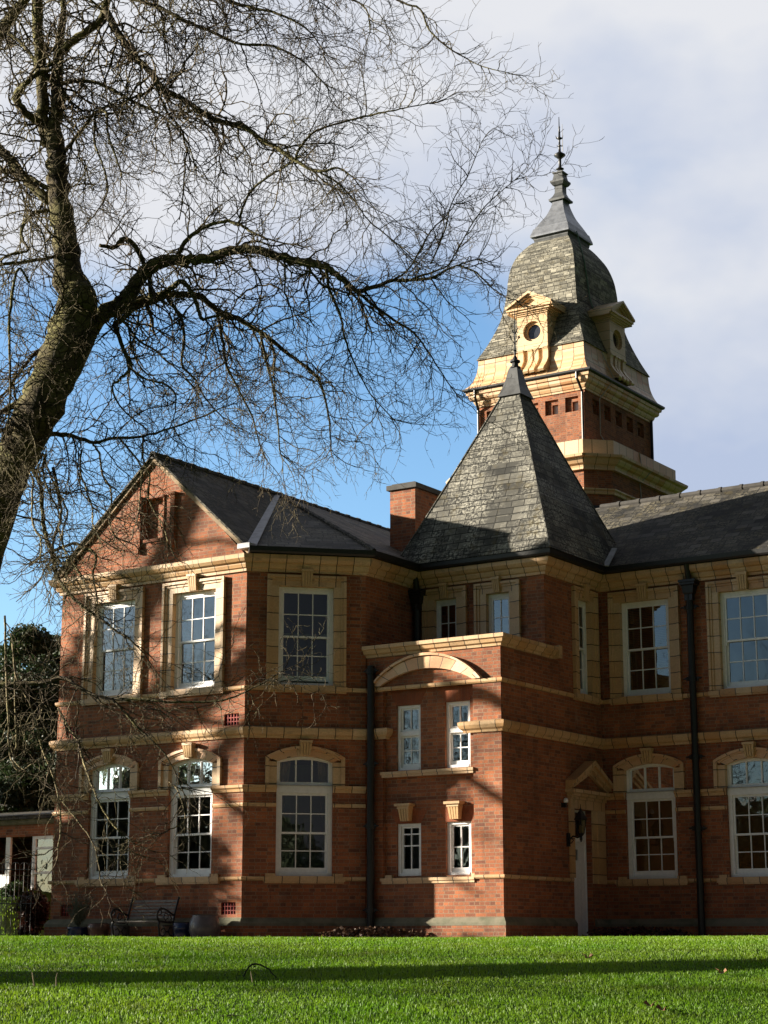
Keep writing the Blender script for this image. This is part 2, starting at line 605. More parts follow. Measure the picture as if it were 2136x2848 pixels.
def slate_mat(name, bw, rh, base, alt, lichen, lf, ochre=0.35, rough=0.75):
    m, N, L, b = new_mat(name)
    uv = uvout(N)
    wob = nd(N, 'ShaderNodeTexNoise', i_Scale=2.2, i_Detail=2.0)
    L.new(uv, wob.inputs['Vector'])
    wv = nd(N, 'ShaderNodeVectorMath', operation='SCALE')
    wv.inputs['Scale'].default_value = 0.045
    L.new(wob.outputs['Color'], wv.inputs[0])
    ad = nd(N, 'ShaderNodeVectorMath', operation='ADD')
    L.new(uv, ad.inputs[0])
    L.new(wv.outputs['Vector'], ad.inputs[1])
    br = nd(N, 'ShaderNodeTexBrick', offset=0.5, i_Scale=1.0, i_Mortar_Size=0.010, i_Mortar_Smooth=0.3, i_Bias=-0.15, i_Brick_Width=bw, i_Row_Height=rh, squash=1.25, squash_frequency=3)
    L.new(ad.outputs['Vector'], br.inputs['Vector'])
    br.inputs['Color1'].default_value = (*base, 1)
    br.inputs['Color2'].default_value = (*alt, 1)
    br.inputs['Mortar'].default_value = (0.012, 0.012, 0.011, 1)
    sp = N.new('ShaderNodeSeparateXYZ')
    L.new(ad.outputs['Vector'], sp.inputs['Vector'])
    d = nd(N, 'ShaderNodeMath', operation='DIVIDE')
    L.new(sp.outputs['Y'], d.inputs[0])
    d.inputs[1].default_value = rh
    fr = nd(N, 'ShaderNodeMath', operation='FRACT')
    L.new(d.outputs['Value'], fr.inputs[0])
    inv = nd(N, 'ShaderNodeMath', operation='SUBTRACT')
    inv.inputs[0].default_value = 1.0
    L.new(br.outputs['Fac'], inv.inputs[1])
    # lichen: speckles inside larger patches
    pt = noise(N, L, uv, 1.1, 5.0, 0.65)
    spk = noise(N, L, uv, 17.0, 5.0, 0.75)
    s2 = nd(N, 'ShaderNodeMath', operation='MULTIPLY')
    L.new(ramp01(N, L, pt, 0.38, 0.60), s2.inputs[0])
    L.new(ramp01(N, L, spk, 0.43, 0.60), s2.inputs[1])
    s3 = nd(N, 'ShaderNodeMath', operation='MULTIPLY')
    L.new(s2.outputs['Value'], s3.inputs[0])
    L.new(inv.outputs['Value'], s3.inputs[1])
    mp = nd(N, 'ShaderNodeMapping')
    mp.inputs['Location'].default_value = (bw * 30, rh * 48, 0)
    L.new(ad.outputs['Vector'], mp.inputs['Vector'])
    br2 = nd(N, 'ShaderNodeTexBrick', offset=0.5, i_Scale=1.0, i_Mortar_Size=0.0, i_Bias=0.0, i_Brick_Width=bw, i_Row_Height=rh, squash=1.25, squash_frequency=3)
    br2.inputs['Color1'].default_value = (0, 0, 0, 1)
    br2.inputs['Color2'].default_value = (1, 1, 1, 1)
    L.new(mp.outputs['Vector'], br2.inputs['Vector'])
    k1 = nd(N, 'ShaderNodeMath', operation='MULTIPLY')
    L.new(ramp01(N, L, br2.outputs['Color'], 0.66, 0.98), k1.inputs[0])
    L.new(inv.outputs['Value'], k1.inputs[1])
    col = mixc(N, L, nd_mul(N, L, k1.outputs['Value'], 0.8), br.outputs['Color'], tuple(c * 1.7 for c in alt))
    k2 = nd(N, 'ShaderNodeMath', operation='MULTIPLY')
    L.new(ramp01(N, L, br2.outputs['Color'], 0.34, 0.05), k2.inputs[0])
    L.new(inv.outputs['Value'], k2.inputs[1])
    col = mixc(N, L, nd_mul(N, L, k2.outputs['Value'], 0.75), col, tuple(c * 0.55 for c in base))
    dk = noise(N, L, uv, 0.75, 4.0, 0.6)
    col = mixc(N, L, nd_mul(N, L, ramp01(N, L, dk, 0.48, 0.66), 0.55), col, tuple(c * 0.6 for c in base))
    col = mixc(N, L, nd_mul(N, L, s3.outputs['Value'], lf), col, lichen)
    oc = noise(N, L, uv, 2.4, 5.0, 0.7)
    col = mixc(N, L, nd_mul(N, L, ramp01(N, L, oc, 0.52, 0.70), ochre), col, (0.13, 0.10, 0.035))
    L.new(col, b.inputs['Base Color'])
    b.inputs['Roughness'].default_value = rough
    b.inputs['Specular IOR Level'].default_value = 0.22
    hh = nd(N, 'ShaderNodeMath', operation='SUBTRACT')
    L.new(inv.outputs['Value'], hh.inputs[0])
    L.new(fr.outputs['Value'], hh.inputs[1])
    h3 = nd(N, 'ShaderNodeMath', operation='ADD')
    L.new(hh.outputs['Value'], h3.inputs[0])
    L.new(nd_mul(N, L, spk, 0.35), h3.inputs[1])
    bump(N, L, b, h3.outputs['Value'], 0.7, 0.02)
    return m


def plain_mat(name, c, rough=0.6, metal=0.0, var=0.25, scale=8.0, bmp=0.1, c2=None, spec=0.5):
    m, N, L, b = new_mat(name)
    o = objout(N)
    n = noise(N, L, o, scale, 5.0, 0.6)
    lo = c2 if c2 else tuple(x * (1 - var) for x in c)
    col = mixc(N, L, ramp01(N, L, n, 0.35, 0.7), c, lo)
    L.new(col, b.inputs['Base Color'])
    b.inputs['Roughness'].default_value = rough
    b.inputs['Metallic'].default_value = metal
    b.inputs['Specular IOR Level'].default_value = spec
    if bmp:
        bump(N, L, b, n, bmp, 0.02)
    return m


def glass_mat(name, tint, refl):
    m, N, L, b = new_mat(name)
    N.remove(b)
    out = N['Material Output']
    tr = N.new('ShaderNodeBsdfTransparent')
    tr.inputs['Color'].default_value = (*tint, 1)
    gl = N.new('ShaderNodeBsdfGlossy')
    gl.inputs['Roughness'].default_value = 0.015
    gl.inputs['Color'].default_value = (0.92, 0.95, 1.0, 1)
    # old window glass is slightly wavy
    n = nd(N, 'ShaderNodeTexNoise', i_Scale=2.6, i_Detail=1.5)
    L.new(objout(N), n.inputs['Vector'])
    bp = nd(N, 'ShaderNodeBump', i_Strength=0.10, i_Distance=0.03)
    L.new(n.outputs['Fac'], bp.inputs['Height'])
    L.new(bp.outputs['Normal'], gl.inputs['Normal'])
    fr = N.new('ShaderNodeFresnel')
    fr.inputs['IOR'].default_value = refl
    mx = N.new('ShaderNodeMixShader')
    L.new(fr.outputs['Fac'], mx.inputs['Fac'])
    L.new(tr.outputs['BSDF'], mx.inputs[1])
    L.new(gl.outputs['BSDF'], mx.inputs[2])
    L.new(mx.outputs['Shader'], out.inputs['Surface'])
    return m


M = {}
M['brick'] = brick_mat('red_brick', (0.43, 0.135, 0.050), (0.26, 0.079, 0.036), (0.130, 0.048, 0.030), (0.30, 0.205, 0.130))
M['rubbed'] = brick_mat('rubbed_brick', (0.34, 0.095, 0.035), (0.30, 0.08, 0.03), (0.26, 0.07, 0.03), (0.27, 0.12, 0.06), bw=0.07, rh=0.24, ms=0.003, moff=0.0, sq=1.0)
CREAM = [(0.56, 0.325, 0.145), (0.66, 0.44, 0.245), (0.60, 0.37, 0.185), (0.68, 0.49, 0.30), (0.52, 0.27, 0.105)]
AMBER = [(0.66, 0.40, 0.20), (0.77, 0.56, 0.36), (0.66, 0.32, 0.14), (0.80, 0.62, 0.43), (0.72, 0.47, 0.26)]
M['terra'] = block_mat('terracotta_moulding', 'u', 0.34, CREAM)
M['terra_jamb'] = block_mat('terracotta_jamb', 'v', 0.335, CREAM, stain=0.3)
M['terra_sky'] = block_mat('terracotta_tile', 'u', 0.42, AMBER, jw=0.02, stain=0.25, rows=0.55)
M['terra_plain'] = block_mat('terracotta_carved', 'v', 5.0, [(0.60, 0.38, 0.18), (0.66, 0.45, 0.25)], stain=0.45)
M['terra_arch'] = block_mat('terracotta_arch', 'u', 0.30, AMBER, stain=0.3)
M['stone'] = plain_mat('mossy_stone', (0.20, 0.18, 0.13), 0.9, var=0.5, scale=3.0, bmp=0.4, c2=(0.10, 0.105, 0.065))
M['slate'] = slate_mat('grey_slate', 0.30, 0.165, (0.040, 0.040, 0.037), (0.100, 0.096, 0.083), (0.40, 0.385, 0.33), 0.9, 0.42)
M['slate_dark'] = slate_mat('dark_slate', 0.26, 0.19, (0.022, 0.022, 0.022), (0.075, 0.070, 0.064), (0.26, 0.23, 0.16), 0.60, 0.35)
M['slate_tower'] = slate_mat('pale_slate', 0.25, 0.155, (0.090, 0.087, 0.073), (0.235, 0.222, 0.18), (0.48, 0.455, 0.38), 0.6, 0.35)
M['lead'] = plain_mat('lead', (0.24, 0.255, 0.29), 0.42, 0.35, var=0.35, scale=5.0)
M['lead_grey'] = plain_mat('weathered_lead', (0.085, 0.088, 0.092), 0.55, 0.1, var=0.4, scale=6.0)
M['lead_pale'] = plain_mat('lead_flashing', (0.46, 0.46, 0.50), 0.6, 0.0, var=0.3, scale=6.0)
M['iron'] = plain_mat('black_iron', (0.012, 0.012, 0.013), 0.42, 0.0, var=0.4, scale=20)
M['white'] = plain_mat('white_paint', (0.86, 0.86, 0.87), 0.38, 0.0, var=0.09, scale=14.0, bmp=0.04)
M['verge'] = plain_mat('buff_verge', (0.34, 0.24, 0.14), 0.8, var=0.5, scale=4.0, bmp=0.3)
M['glass'] = glass_mat('window_glass', (0.66, 0.67, 0.66), 2.35)
M['lamp_glass'] = glass_mat('lantern_glass', (0.55, 0.5, 0.4), 1.25)
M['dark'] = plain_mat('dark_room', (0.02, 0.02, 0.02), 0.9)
M['pale_back'] = plain_mat('pale_backing', (0.55, 0.50, 0.42), 0.9, var=0.15, scale=2)
M['curtain'] = plain_mat('cream_curtain', (0.80, 0.64, 0.44), 0.9, var=0.3, scale=3)
M['blind'] = plain_mat('brown_blind', (0.62, 0.33, 0.12), 0.85, var=0.2, scale=3)
M['net'] = plain_mat('grey_net', (0.32, 0.33, 0.37), 0.9, var=0.15, scale=2)
M['ridge'] = plain_mat('ridge_clay', (0.06, 0.055, 0.05), 0.8, var=0.4, scale=5)
M['vent'] = plain_mat('red_clay_grille', (0.30, 0.03, 0.02), 0.7, var=0.3, scale=9)
M['verde'] = plain_mat('green_copper_cable', (0.16, 0.26, 0.20), 0.7, var=0.3, scale=4)
M['wire'] = plain_mat('grey_cable', (0.45, 0.44, 0.42), 0.6)

# ------------------------------------------------------------------ setting: the ground
def build_ground():
    def axis(lim, fine0, fine1, step):
        a = list(np.arange(fine0, fine1 + 1e-6, step))
        x, s = fine1, step
        while x < lim:
            s *= 1.25
            x += s
            a.append(x)
        x, s = fine0, step
        while x > -lim:
            s *= 1.25
            x -= s
            a.insert(0, x)
        return np.array(a)
    ds = axis(900, 12.0, 50.0, 0.4)
    ls = axis(900, -16.0, 14.0, 0.5)
    Dg, Lg = np.meshgrid(ds, ls, indexing='ij')
    X = Dg * HV[0] + Lg * RV[0]
    Y = Dg * HV[1] + Lg * RV[1]
    Zg = ground_z(X, Y) + 0.008 * np.sin(X * 2.1) * np.sin(Y * 1.7 + 1)
    n, m = X.shape
    verts = np.stack([X, Y, Zg], -1).reshape(-1, 3).tolist()
    faces = [(i * m + j, i * m + j + 1, (i + 1) * m + j + 1, (i + 1) * m + j) for i in range(n - 1) for j in range(m - 1)]
    me = bpy.data.meshes.new('lawn')
    me.from_pydata(verts, [], faces)
    me.polygons.foreach_set('use_smooth', [True] * len(me.polygons))
    mt, N, L, b = new_mat('lawn_soil')
    o = objout(N)
    n1 = noise(N, L, o, 0.8, 6, 0.6)
    n2 = noise(N, L, o, 24.0, 4, 0.7)
    col = mixc(N, L, ramp01(N, L, n1, 0.35, 0.7), (0.045, 0.100, 0.010), (0.062, 0.120, 0.015))
    col = mixc(N, L, ramp01(N, L, n2, 0.35, 0.7), mixc(N, L, 1.0, col, (0.55, 0.6, 0.5), 'MULTIPLY'), col)
    L.new(col, b.inputs['Base Color'])
    b.inputs['Roughness'].default_value = 0.95
    b.inputs['Specular IOR Level'].default_value = 0.1
    bump(N, L, b, n2, 0.9, 0.05)
    me.materials.append(mt)
    ob = bpy.data.objects.new('lawn', me)
    COL.objects.link(ob)
    struct(ob)


build_ground()


def build_grass():
    rng = np.random.default_rng(3)
    pos = []
    for d0, d1, dens in ((16.3, 18.5, 2200), (18.5, 21.0, 1900), (21.0, 26.5, 1400)):
        hw = d1 * 0.2046 + 3.2
        k = int((d1 - d0) * 2 * hw * dens)
        d = rng.uniform(d0, d1, k)
        l = rng.uniform(-hw, hw, k)
        pos.append(np.stack([d, l], -1))
    k = 2600                                             # the bank behind the railings
    pos.append(np.stack([rng.uniform(37, 46, k), rng.uniform(-10.8, -7.0, k)], -1))
    P = np.concatenate(pos)
    x = P[:, 0] * HV[0] + P[:, 1] * RV[0]
    y = P[:, 0] * HV[1] + P[:, 1] * RV[1]
    z = ground_z(x, y)
    n = len(x)
    a = rng.uniform(0, 2 * np.pi, n)
    patch = 0.5 + 0.5 * np.sin(x * 1.3 + 2 * np.sin(y * 0.9)) * np.sin(y * 1.1 + 1.5 * np.sin(x * 0.7))
    hgt = rng.uniform(0.018, 0.040, n) * (0.8 + 0.4 * patch)
    hgt[-2600:] *= 1.4
    tall = rng.random(n) < 0.02
    hgt[tall] *= 1.5
    wd = rng.uniform(0.003, 0.006, n)
    wd[-2600:] *= 1.6
    lean = rng.uniform(0.1, 0.9, n) * hgt
    la = rng.uniform(0, 2 * np.pi, n)
    V = np.zeros((n, 5, 3), np.float32)
    cx, sx = np.cos(a) * wd, np.sin(a) * wd
    lx, ly = np.cos(la) * lean, np.sin(la) * lean
    V[:, 0] = np.stack([x - cx, y - sx, z - 0.01], -1)
    V[:, 1] = np.stack([x + cx, y + sx, z - 0.01], -1)
    V[:, 2] = np.stack([x + cx * .8 + lx * .35, y + sx * .8 + ly * .35, z + hgt * .6], -1)
    V[:, 3] = np.stack([x - cx * .8 + lx * .35, y - sx * .8 + ly * .35, z + hgt * .6], -1)
    V[:, 4] = np.stack([x + lx, y + ly, z + hgt * rng.uniform(.8, 1.0, n)], -1)
    base = (np.arange(n) * 5)[:, None]
    quads = (base + np.array([0, 1, 2, 3])).reshape(-1)
    tris = (base + np.array([3, 2, 4])).reshape(-1)
    loops = np.concatenate([quads, tris]).astype(np.int32)
    starts = np.concatenate([np.arange(n) * 4, n * 4 + np.arange(n) * 3]).astype(np.int32)
    me = bpy.data.meshes.new('grass')
    me.vertices.add(n * 5)
    me.vertices.foreach_set('co', V.reshape(-1))
    me.loops.add(len(loops))
    me.loops.foreach_set('vertex_index', loops)
    me.polygons.add(2 * n)
    me.polygons.foreach_set('loop_start', starts)
    me.update(calc_edges=True)
    mt, N, L, b = new_mat('grass_blade')
    o = objout(N)
    n1 = noise(N, L, o, 0.55, 6, 0.7)
    n2 = noise(N, L, o, 90.0, 2, 0.6)
    col = mixc(N, L, ramp01(N, L, n1, 0.35, 0.68), (0.112, 0.240, 0.014), (0.182, 0.295, 0.028))
    moss = noise(N, L, o, 1.7, 6, 0.7)
    col = mixc(N, L, nd_mul(N, L, ramp01(N, L, moss, 0.50, 0.68), 0.6), col, (0.135, 0.165, 0.030))
    col = mixc(N, L, ramp01(N, L, n2, 0.60, 0.76), col, (0.34, 0.38, 0.14))
    L.new(col, b.inputs['Base Color'])
    b.inputs['Roughness'].default_value = 0.5
    b.inputs['Specular IOR Level'].default_value = 0.35
    tr = N.new('ShaderNodeBsdfTranslucent')
    L.new(mixc(N, L, 1.0, col, (1.3, 1.35, 0.6), 'MULTIPLY'), tr.inputs['Color'])
    mx = N.new('ShaderNodeMixShader')
    mx.inputs['Fac'].default_value = 0.40
    L.new(b.outputs['BSDF'], mx.inputs[1])
    L.new(tr.outputs['BSDF'], mx.inputs[2])
    L.new(mx.outputs['Shader'], N['Material Output'].inputs['Surface'])
    me.materials.append(mt)
    ob = bpy.data.objects.new('grass', me)
    COL.objects.link(ob)
    tag(ob, 'bright green mown grass blades covering the lawn', 'grass')
    struct(ob, 'stuff')


build_grass()


def build_bounce_gravel():  # unseen gravel sheet added to bounce warm light onto the walls
    ds = np.arange(29.5, 38.6, 0.5)
    ls = np.arange(-7.0, 9.01, 0.5)
    Dg, Lg = np.meshgrid(ds, ls, indexing='ij')
    X = Dg * HV[0] + Lg * RV[0]
    Y = Dg * HV[1] + Lg * RV[1]
    Z = ground_z(X, Y) + 0.018
    n, m = X.shape
    me = bpy.data.meshes.new('bounce_gravel')
    me.from_pydata(np.stack([X, Y, Z], -1).reshape(-1, 3).tolist(), [], [(i * m + j, i * m + j + 1, (i + 1) * m + j + 1, (i + 1) * m + j) for i in range(n - 1) for j in range(m - 1)])
    mt, N, L, b = new_mat('bounce_gravel_mat')
    o = objout(N)
    n1 = noise(N, L, o, 30.0, 4, .7)
    n2 = noise(N, L, o, 1.5, 4, .6)
    col = mixc(N, L, ramp01(N, L, n1, .35, .7), (0.34, 0.27, 0.20), (0.16, 0.12, 0.09))
    col = mixc(N, L, nd_mul(N, L, ramp01(N, L, n2, .5, .7), .5), col, (0.10, 0.08, 0.05))
    L.new(col, b.inputs['Base Color'])
    b.inputs['Roughness'].default_value = .95
    bump(N, L, b, n1, .8, .02)
    me.materials.append(mt)
    ob = bpy.data.objects.new('bounce_gravel', me)
    COL.objects.link(ob)
    struct(ob)


build_bounce_gravel()

# ------------------------------------------------------------------ the brick house
YG, XG0, XG1 = 29.0, -27.30, -22.38          # gable face
XS, YC = -20.68, 30.70                       # side wall of the wing, far end of the canted face
YF, YT, YR = 30.74, 32.53, 34.93             # annex front, turret front, right wing front
XT = -17.62                                  # turret / annex side wall
XE = -4.0                                    # far end of the right wing
ZB = -0.35                                   # walls start below the ground

FG = Fr(0, YG, 1, 0)                         # u = world x
FC = Fr(XG1, YG, XS - XG1, YC - YG)
LC = math.hypot(XS - XG1, YC - YG)
FS = Fr(XS, 0, 0, 1)                         # u = world y
FT = Fr(0, YT, 1, 0)
FB = Fr(XT, 0, 0, 1)
FA = Fr(0, YF, 1, 0)
FW = Fr(0, YR, 1, 0)

house = thing('brick_house', 'red brick two-storey building with buff terracotta trim, gabled wing and slate turret', 'building')

HW = 0.555                                   # half width of a main window
G_A, G_B = -25.80, -23.69                    # window centres on the gable
RW = [-16.58, -14.37, -12.16]                # windows of the right wing


def up_hole(c):
    return (c - HW - 0.1, c + HW + 0.1, 4.88, 7.02)


def low_holes(c):
    return [(c - HW, c + HW, 1.24, 3.0, 0.2), (c - HW - 0.08, c + HW + 0.08, 3.0, 3.60, 0.2)]


def house_walls():
    mb = MB()
    FG.wall(mb, XG0, XG1, ZB, 7.5, [up_hole(G_A), up_hole(G_B), *low_holes(G_A), *low_holes(G_B),
                                    (-22.88, -22.52, 4.16, 4.39, .05), (-27.05, -26.71, 4.16, 4.39, .05), (-22.87, -22.52, .54, .77, .05), (-27.02, -26.67, .54, .77, .05)])
    xm = (XG0 + XG1) / 2
    # gable triangle round a recessed blind panel
    zt = 9.93

    def lz(x):
        return 7.5 + (x - XG0) / (xm - XG0) * (zt - 7.5)
    a0, a1, n0, n1 = xm - 0.27, xm + 0.27, 8.14, 9.0
    xa0 = a0
    mb.poly([FG.p(XG0, 0, 7.5), FG.p(a0, 0, 7.5), FG.p(a0, 0, lz(a0))])
    mb.poly([FG.p(XG1, 0, 7.5), FG.p(a1, 0, lz(a0)), FG.p(a1, 0, 7.5)])
    mb.poly([FG.p(a0, 0, 7.5), FG.p(a1, 0, 7.5), FG.p(a1, 0, n0), FG.p(a0, 0, n0)])
    mb.poly([FG.p(a0, 0, n1), FG.p(a1, 0, n1), FG.p(a1, 0, lz(a0)), FG.p(xm, 0, zt), FG.p(a0, 0, lz(a0))])
    FG.wall(mb, a0, a1, n0, n1, [(a0, a1, n0, n1, 0.11)])
    mb.poly([FG.p(a0, -0.11, n0), FG.p(a1, -0.11, n0), FG.p(a1, -0.11, n1), FG.p(a0, -0.11, n1)])
    mb.build('wall', M['brick'], house)
    mb = MB()
    FC.wall(mb, 0, LC, ZB, 7.5, [up_hole(LC / 2), *low_holes(LC / 2)])
    mb.build('wall', M['brick'], house)
    mb = MB()
    FS.wall(mb, YC, 46.0, ZB, 7.6)
    mb.build('wall', M['brick'], house)
    mb = MB()
    Fr(XG0, 0, 0, -1).wall(mb, -46.0, -YG, ZB, 7.6)
    Fr(0, 46.0, -1, 0).wall(mb, -XS, -XG0, ZB, 9.9)
    mb.build('wall', M['brick'], house)
    mb = MB()                                 # turret front and side
    FT.wall(mb, XS, XT, 5.0, 7.6, [(-20.30, -19.56, 4.9 + 0.1, 7.02), (-19.05, -18.31, 5.0, 7.02)])
    FB.wall(mb, YT, YR, ZB, 7.6, [(33.84, 34.58, 4.88, 7.02), (33.54, 34.34, -0.35, 2.62, 0.3)])
    FB.wall(mb, YF, YT, ZB, 5.6)
    mb.build('wall', M['brick'], house)
    mb = MB()                                 # annex front: piers and a panel set back under the arch
    PL, PR = -20.30, -18.24
    FA.wall(mb, XS, PL, ZB, 5.6)
    FA.wall(mb, PR, XT, ZB, 5.6)
    FA.wall(mb, PL, PR, 4.86, 5.6)
    FA.wall(mb, PL, PR, ZB, 1.16)
    wins = [(-20.05, -19.49, 3.28, 4.55, .2), (-18.93, -18.37, 3.28, 4.55, .2), (-20.05, -19.49, 1.26, 2.26, .2), (-18.93, -18.37, 1.26, 2.26, .2)]
    FA.wall(mb, PL, PR, 1.16, 4.86, wins, n=-0.11)
    for u in (PL, PR):
        mb.poly([FA.p(u, 0, 1.16), FA.p(u, -0.11, 1.16), FA.p(u, -0.11, 4.86), FA.p(u, 0, 4.86)])
    mb.poly([FA.p(PL, 0, 4.86), FA.p(PR, 0, 4.86), FA.p(PR, -0.11, 4.86), FA.p(PL, -0.11, 4.86)])
    mb.build('wall', M['brick'], house)
    mb = MB()
    FW.wall(mb, XT, XE, ZB, 7.6, [h for c in RW for h in [up_hole(c), *low_holes(c)]])
    Fr(XE, 0, 0, 1).wall(mb, YR, 40.3, ZB, 9.6)
    Fr(0, 40.3, -1, 0).wall(mb, -XE, -XS, ZB, 7.6)
    mb.build('wall', M['brick'], house)
    # rubbed brick flat arches over the annex windows
    for uc in (-19.77, -18.65):
        for z0, z1 in ((4.55, 4.84), (2.26, 2.50)):
            mb = MB()
            w = 0.28
            FA.extr(mb, [(uc - w, z0), (uc + w, z0), (uc + w + 0.14, z1), (uc - w - 0.14, z1)], -0.12, -0.105)
            mb.build('flat_arch', M['rubbed'], house)
    # small brick colonnettes and hood beside the blind panel
    for uc in (xm - 0.36, xm + 0.55):
        mb = MB()
        FG.box(mb, uc - 0.06, uc + 0.06, 0, 0.07, 8.0, 9.0)
        FG.extr(mb, [(uc - 0.06, 8.001), (uc + 0.06, 8.0), (uc + 0.03, 7.86), (uc - 0.03, 7.86)], 0, 0.09)
        FG.box(mb, uc - 0.085, uc + 0.085, 0, 0.1, 9.0, 9.06)
        mb.build('colonnette', M['brick'], house)
    mb = MB()
    FG.box(mb, xm - 0.30, xm - 0.272, 0, 0.03, 8.14, 9.0)
    FG.box(mb, xm + 0.272, xm + 0.30, 0, 0.03, 8.14, 9.0)
    FG.box(mb, xm - 0.30, xm + 0.30, 0, 0.035, 8.08, 8.14)
    FG.box(mb, xm - 0.30, xm + 0.30, 0, 0.05, 9.0, 9.05)
    mb.build('blind_panel_frame', M['brick'], house)
    # floors close the rooms so that windows are dark inside
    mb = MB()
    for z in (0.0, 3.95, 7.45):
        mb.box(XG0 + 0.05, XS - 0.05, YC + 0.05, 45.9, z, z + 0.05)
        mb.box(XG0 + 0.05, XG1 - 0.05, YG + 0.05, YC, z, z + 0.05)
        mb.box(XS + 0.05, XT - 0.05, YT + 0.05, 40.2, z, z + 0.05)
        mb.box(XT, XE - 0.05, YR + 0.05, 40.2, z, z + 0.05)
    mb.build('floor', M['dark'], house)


house_walls()

# ---- mouldings
WING = [(XG0, 34.4), (XG0, YG), (XG1, YG), (XS, YC), (XS, YT - 0.0)]
MAIN = [(XS, YT), (XT, YT), (XT, YR), (XE, YR)]
CORN = [(0, 7.20), (0.045, 7.20), (0.05, 7.25), (0.085, 7.27), (0.11, 7.33), (0.115, 7.36), (0.17, 7.38), (0.215, 7.44), (0.225, 7.52), (0, 7.53)]
BAND = [(0, 3.905), (0.035, 3.905), (0.045, 3.945), (0.09, 3.98), (0.115, 4.04), (0.12, 4.10), (0.09, 4.115), (0, 4.13)]
SILLU = [(0, 4.842), (0.03, 4.842), (0.05, 4.87), (0.055, 4.915), (0, 4.93)]
SPR = [(0, 2.86), (0.03, 2.86), (0.04, 2.91), (0.075, 2.94), (0.08, 2.99), (0, 3.0)]
STR2 = [(0, 2.58), (0.025, 2.58), (0.035, 2.62), (0.035, 2.65), (0, 2.655)]
SILL = [(0, 1.175), (0.03, 1.18), (0.05, 1.205), (0.055, 1.245), (0, 1.255)]


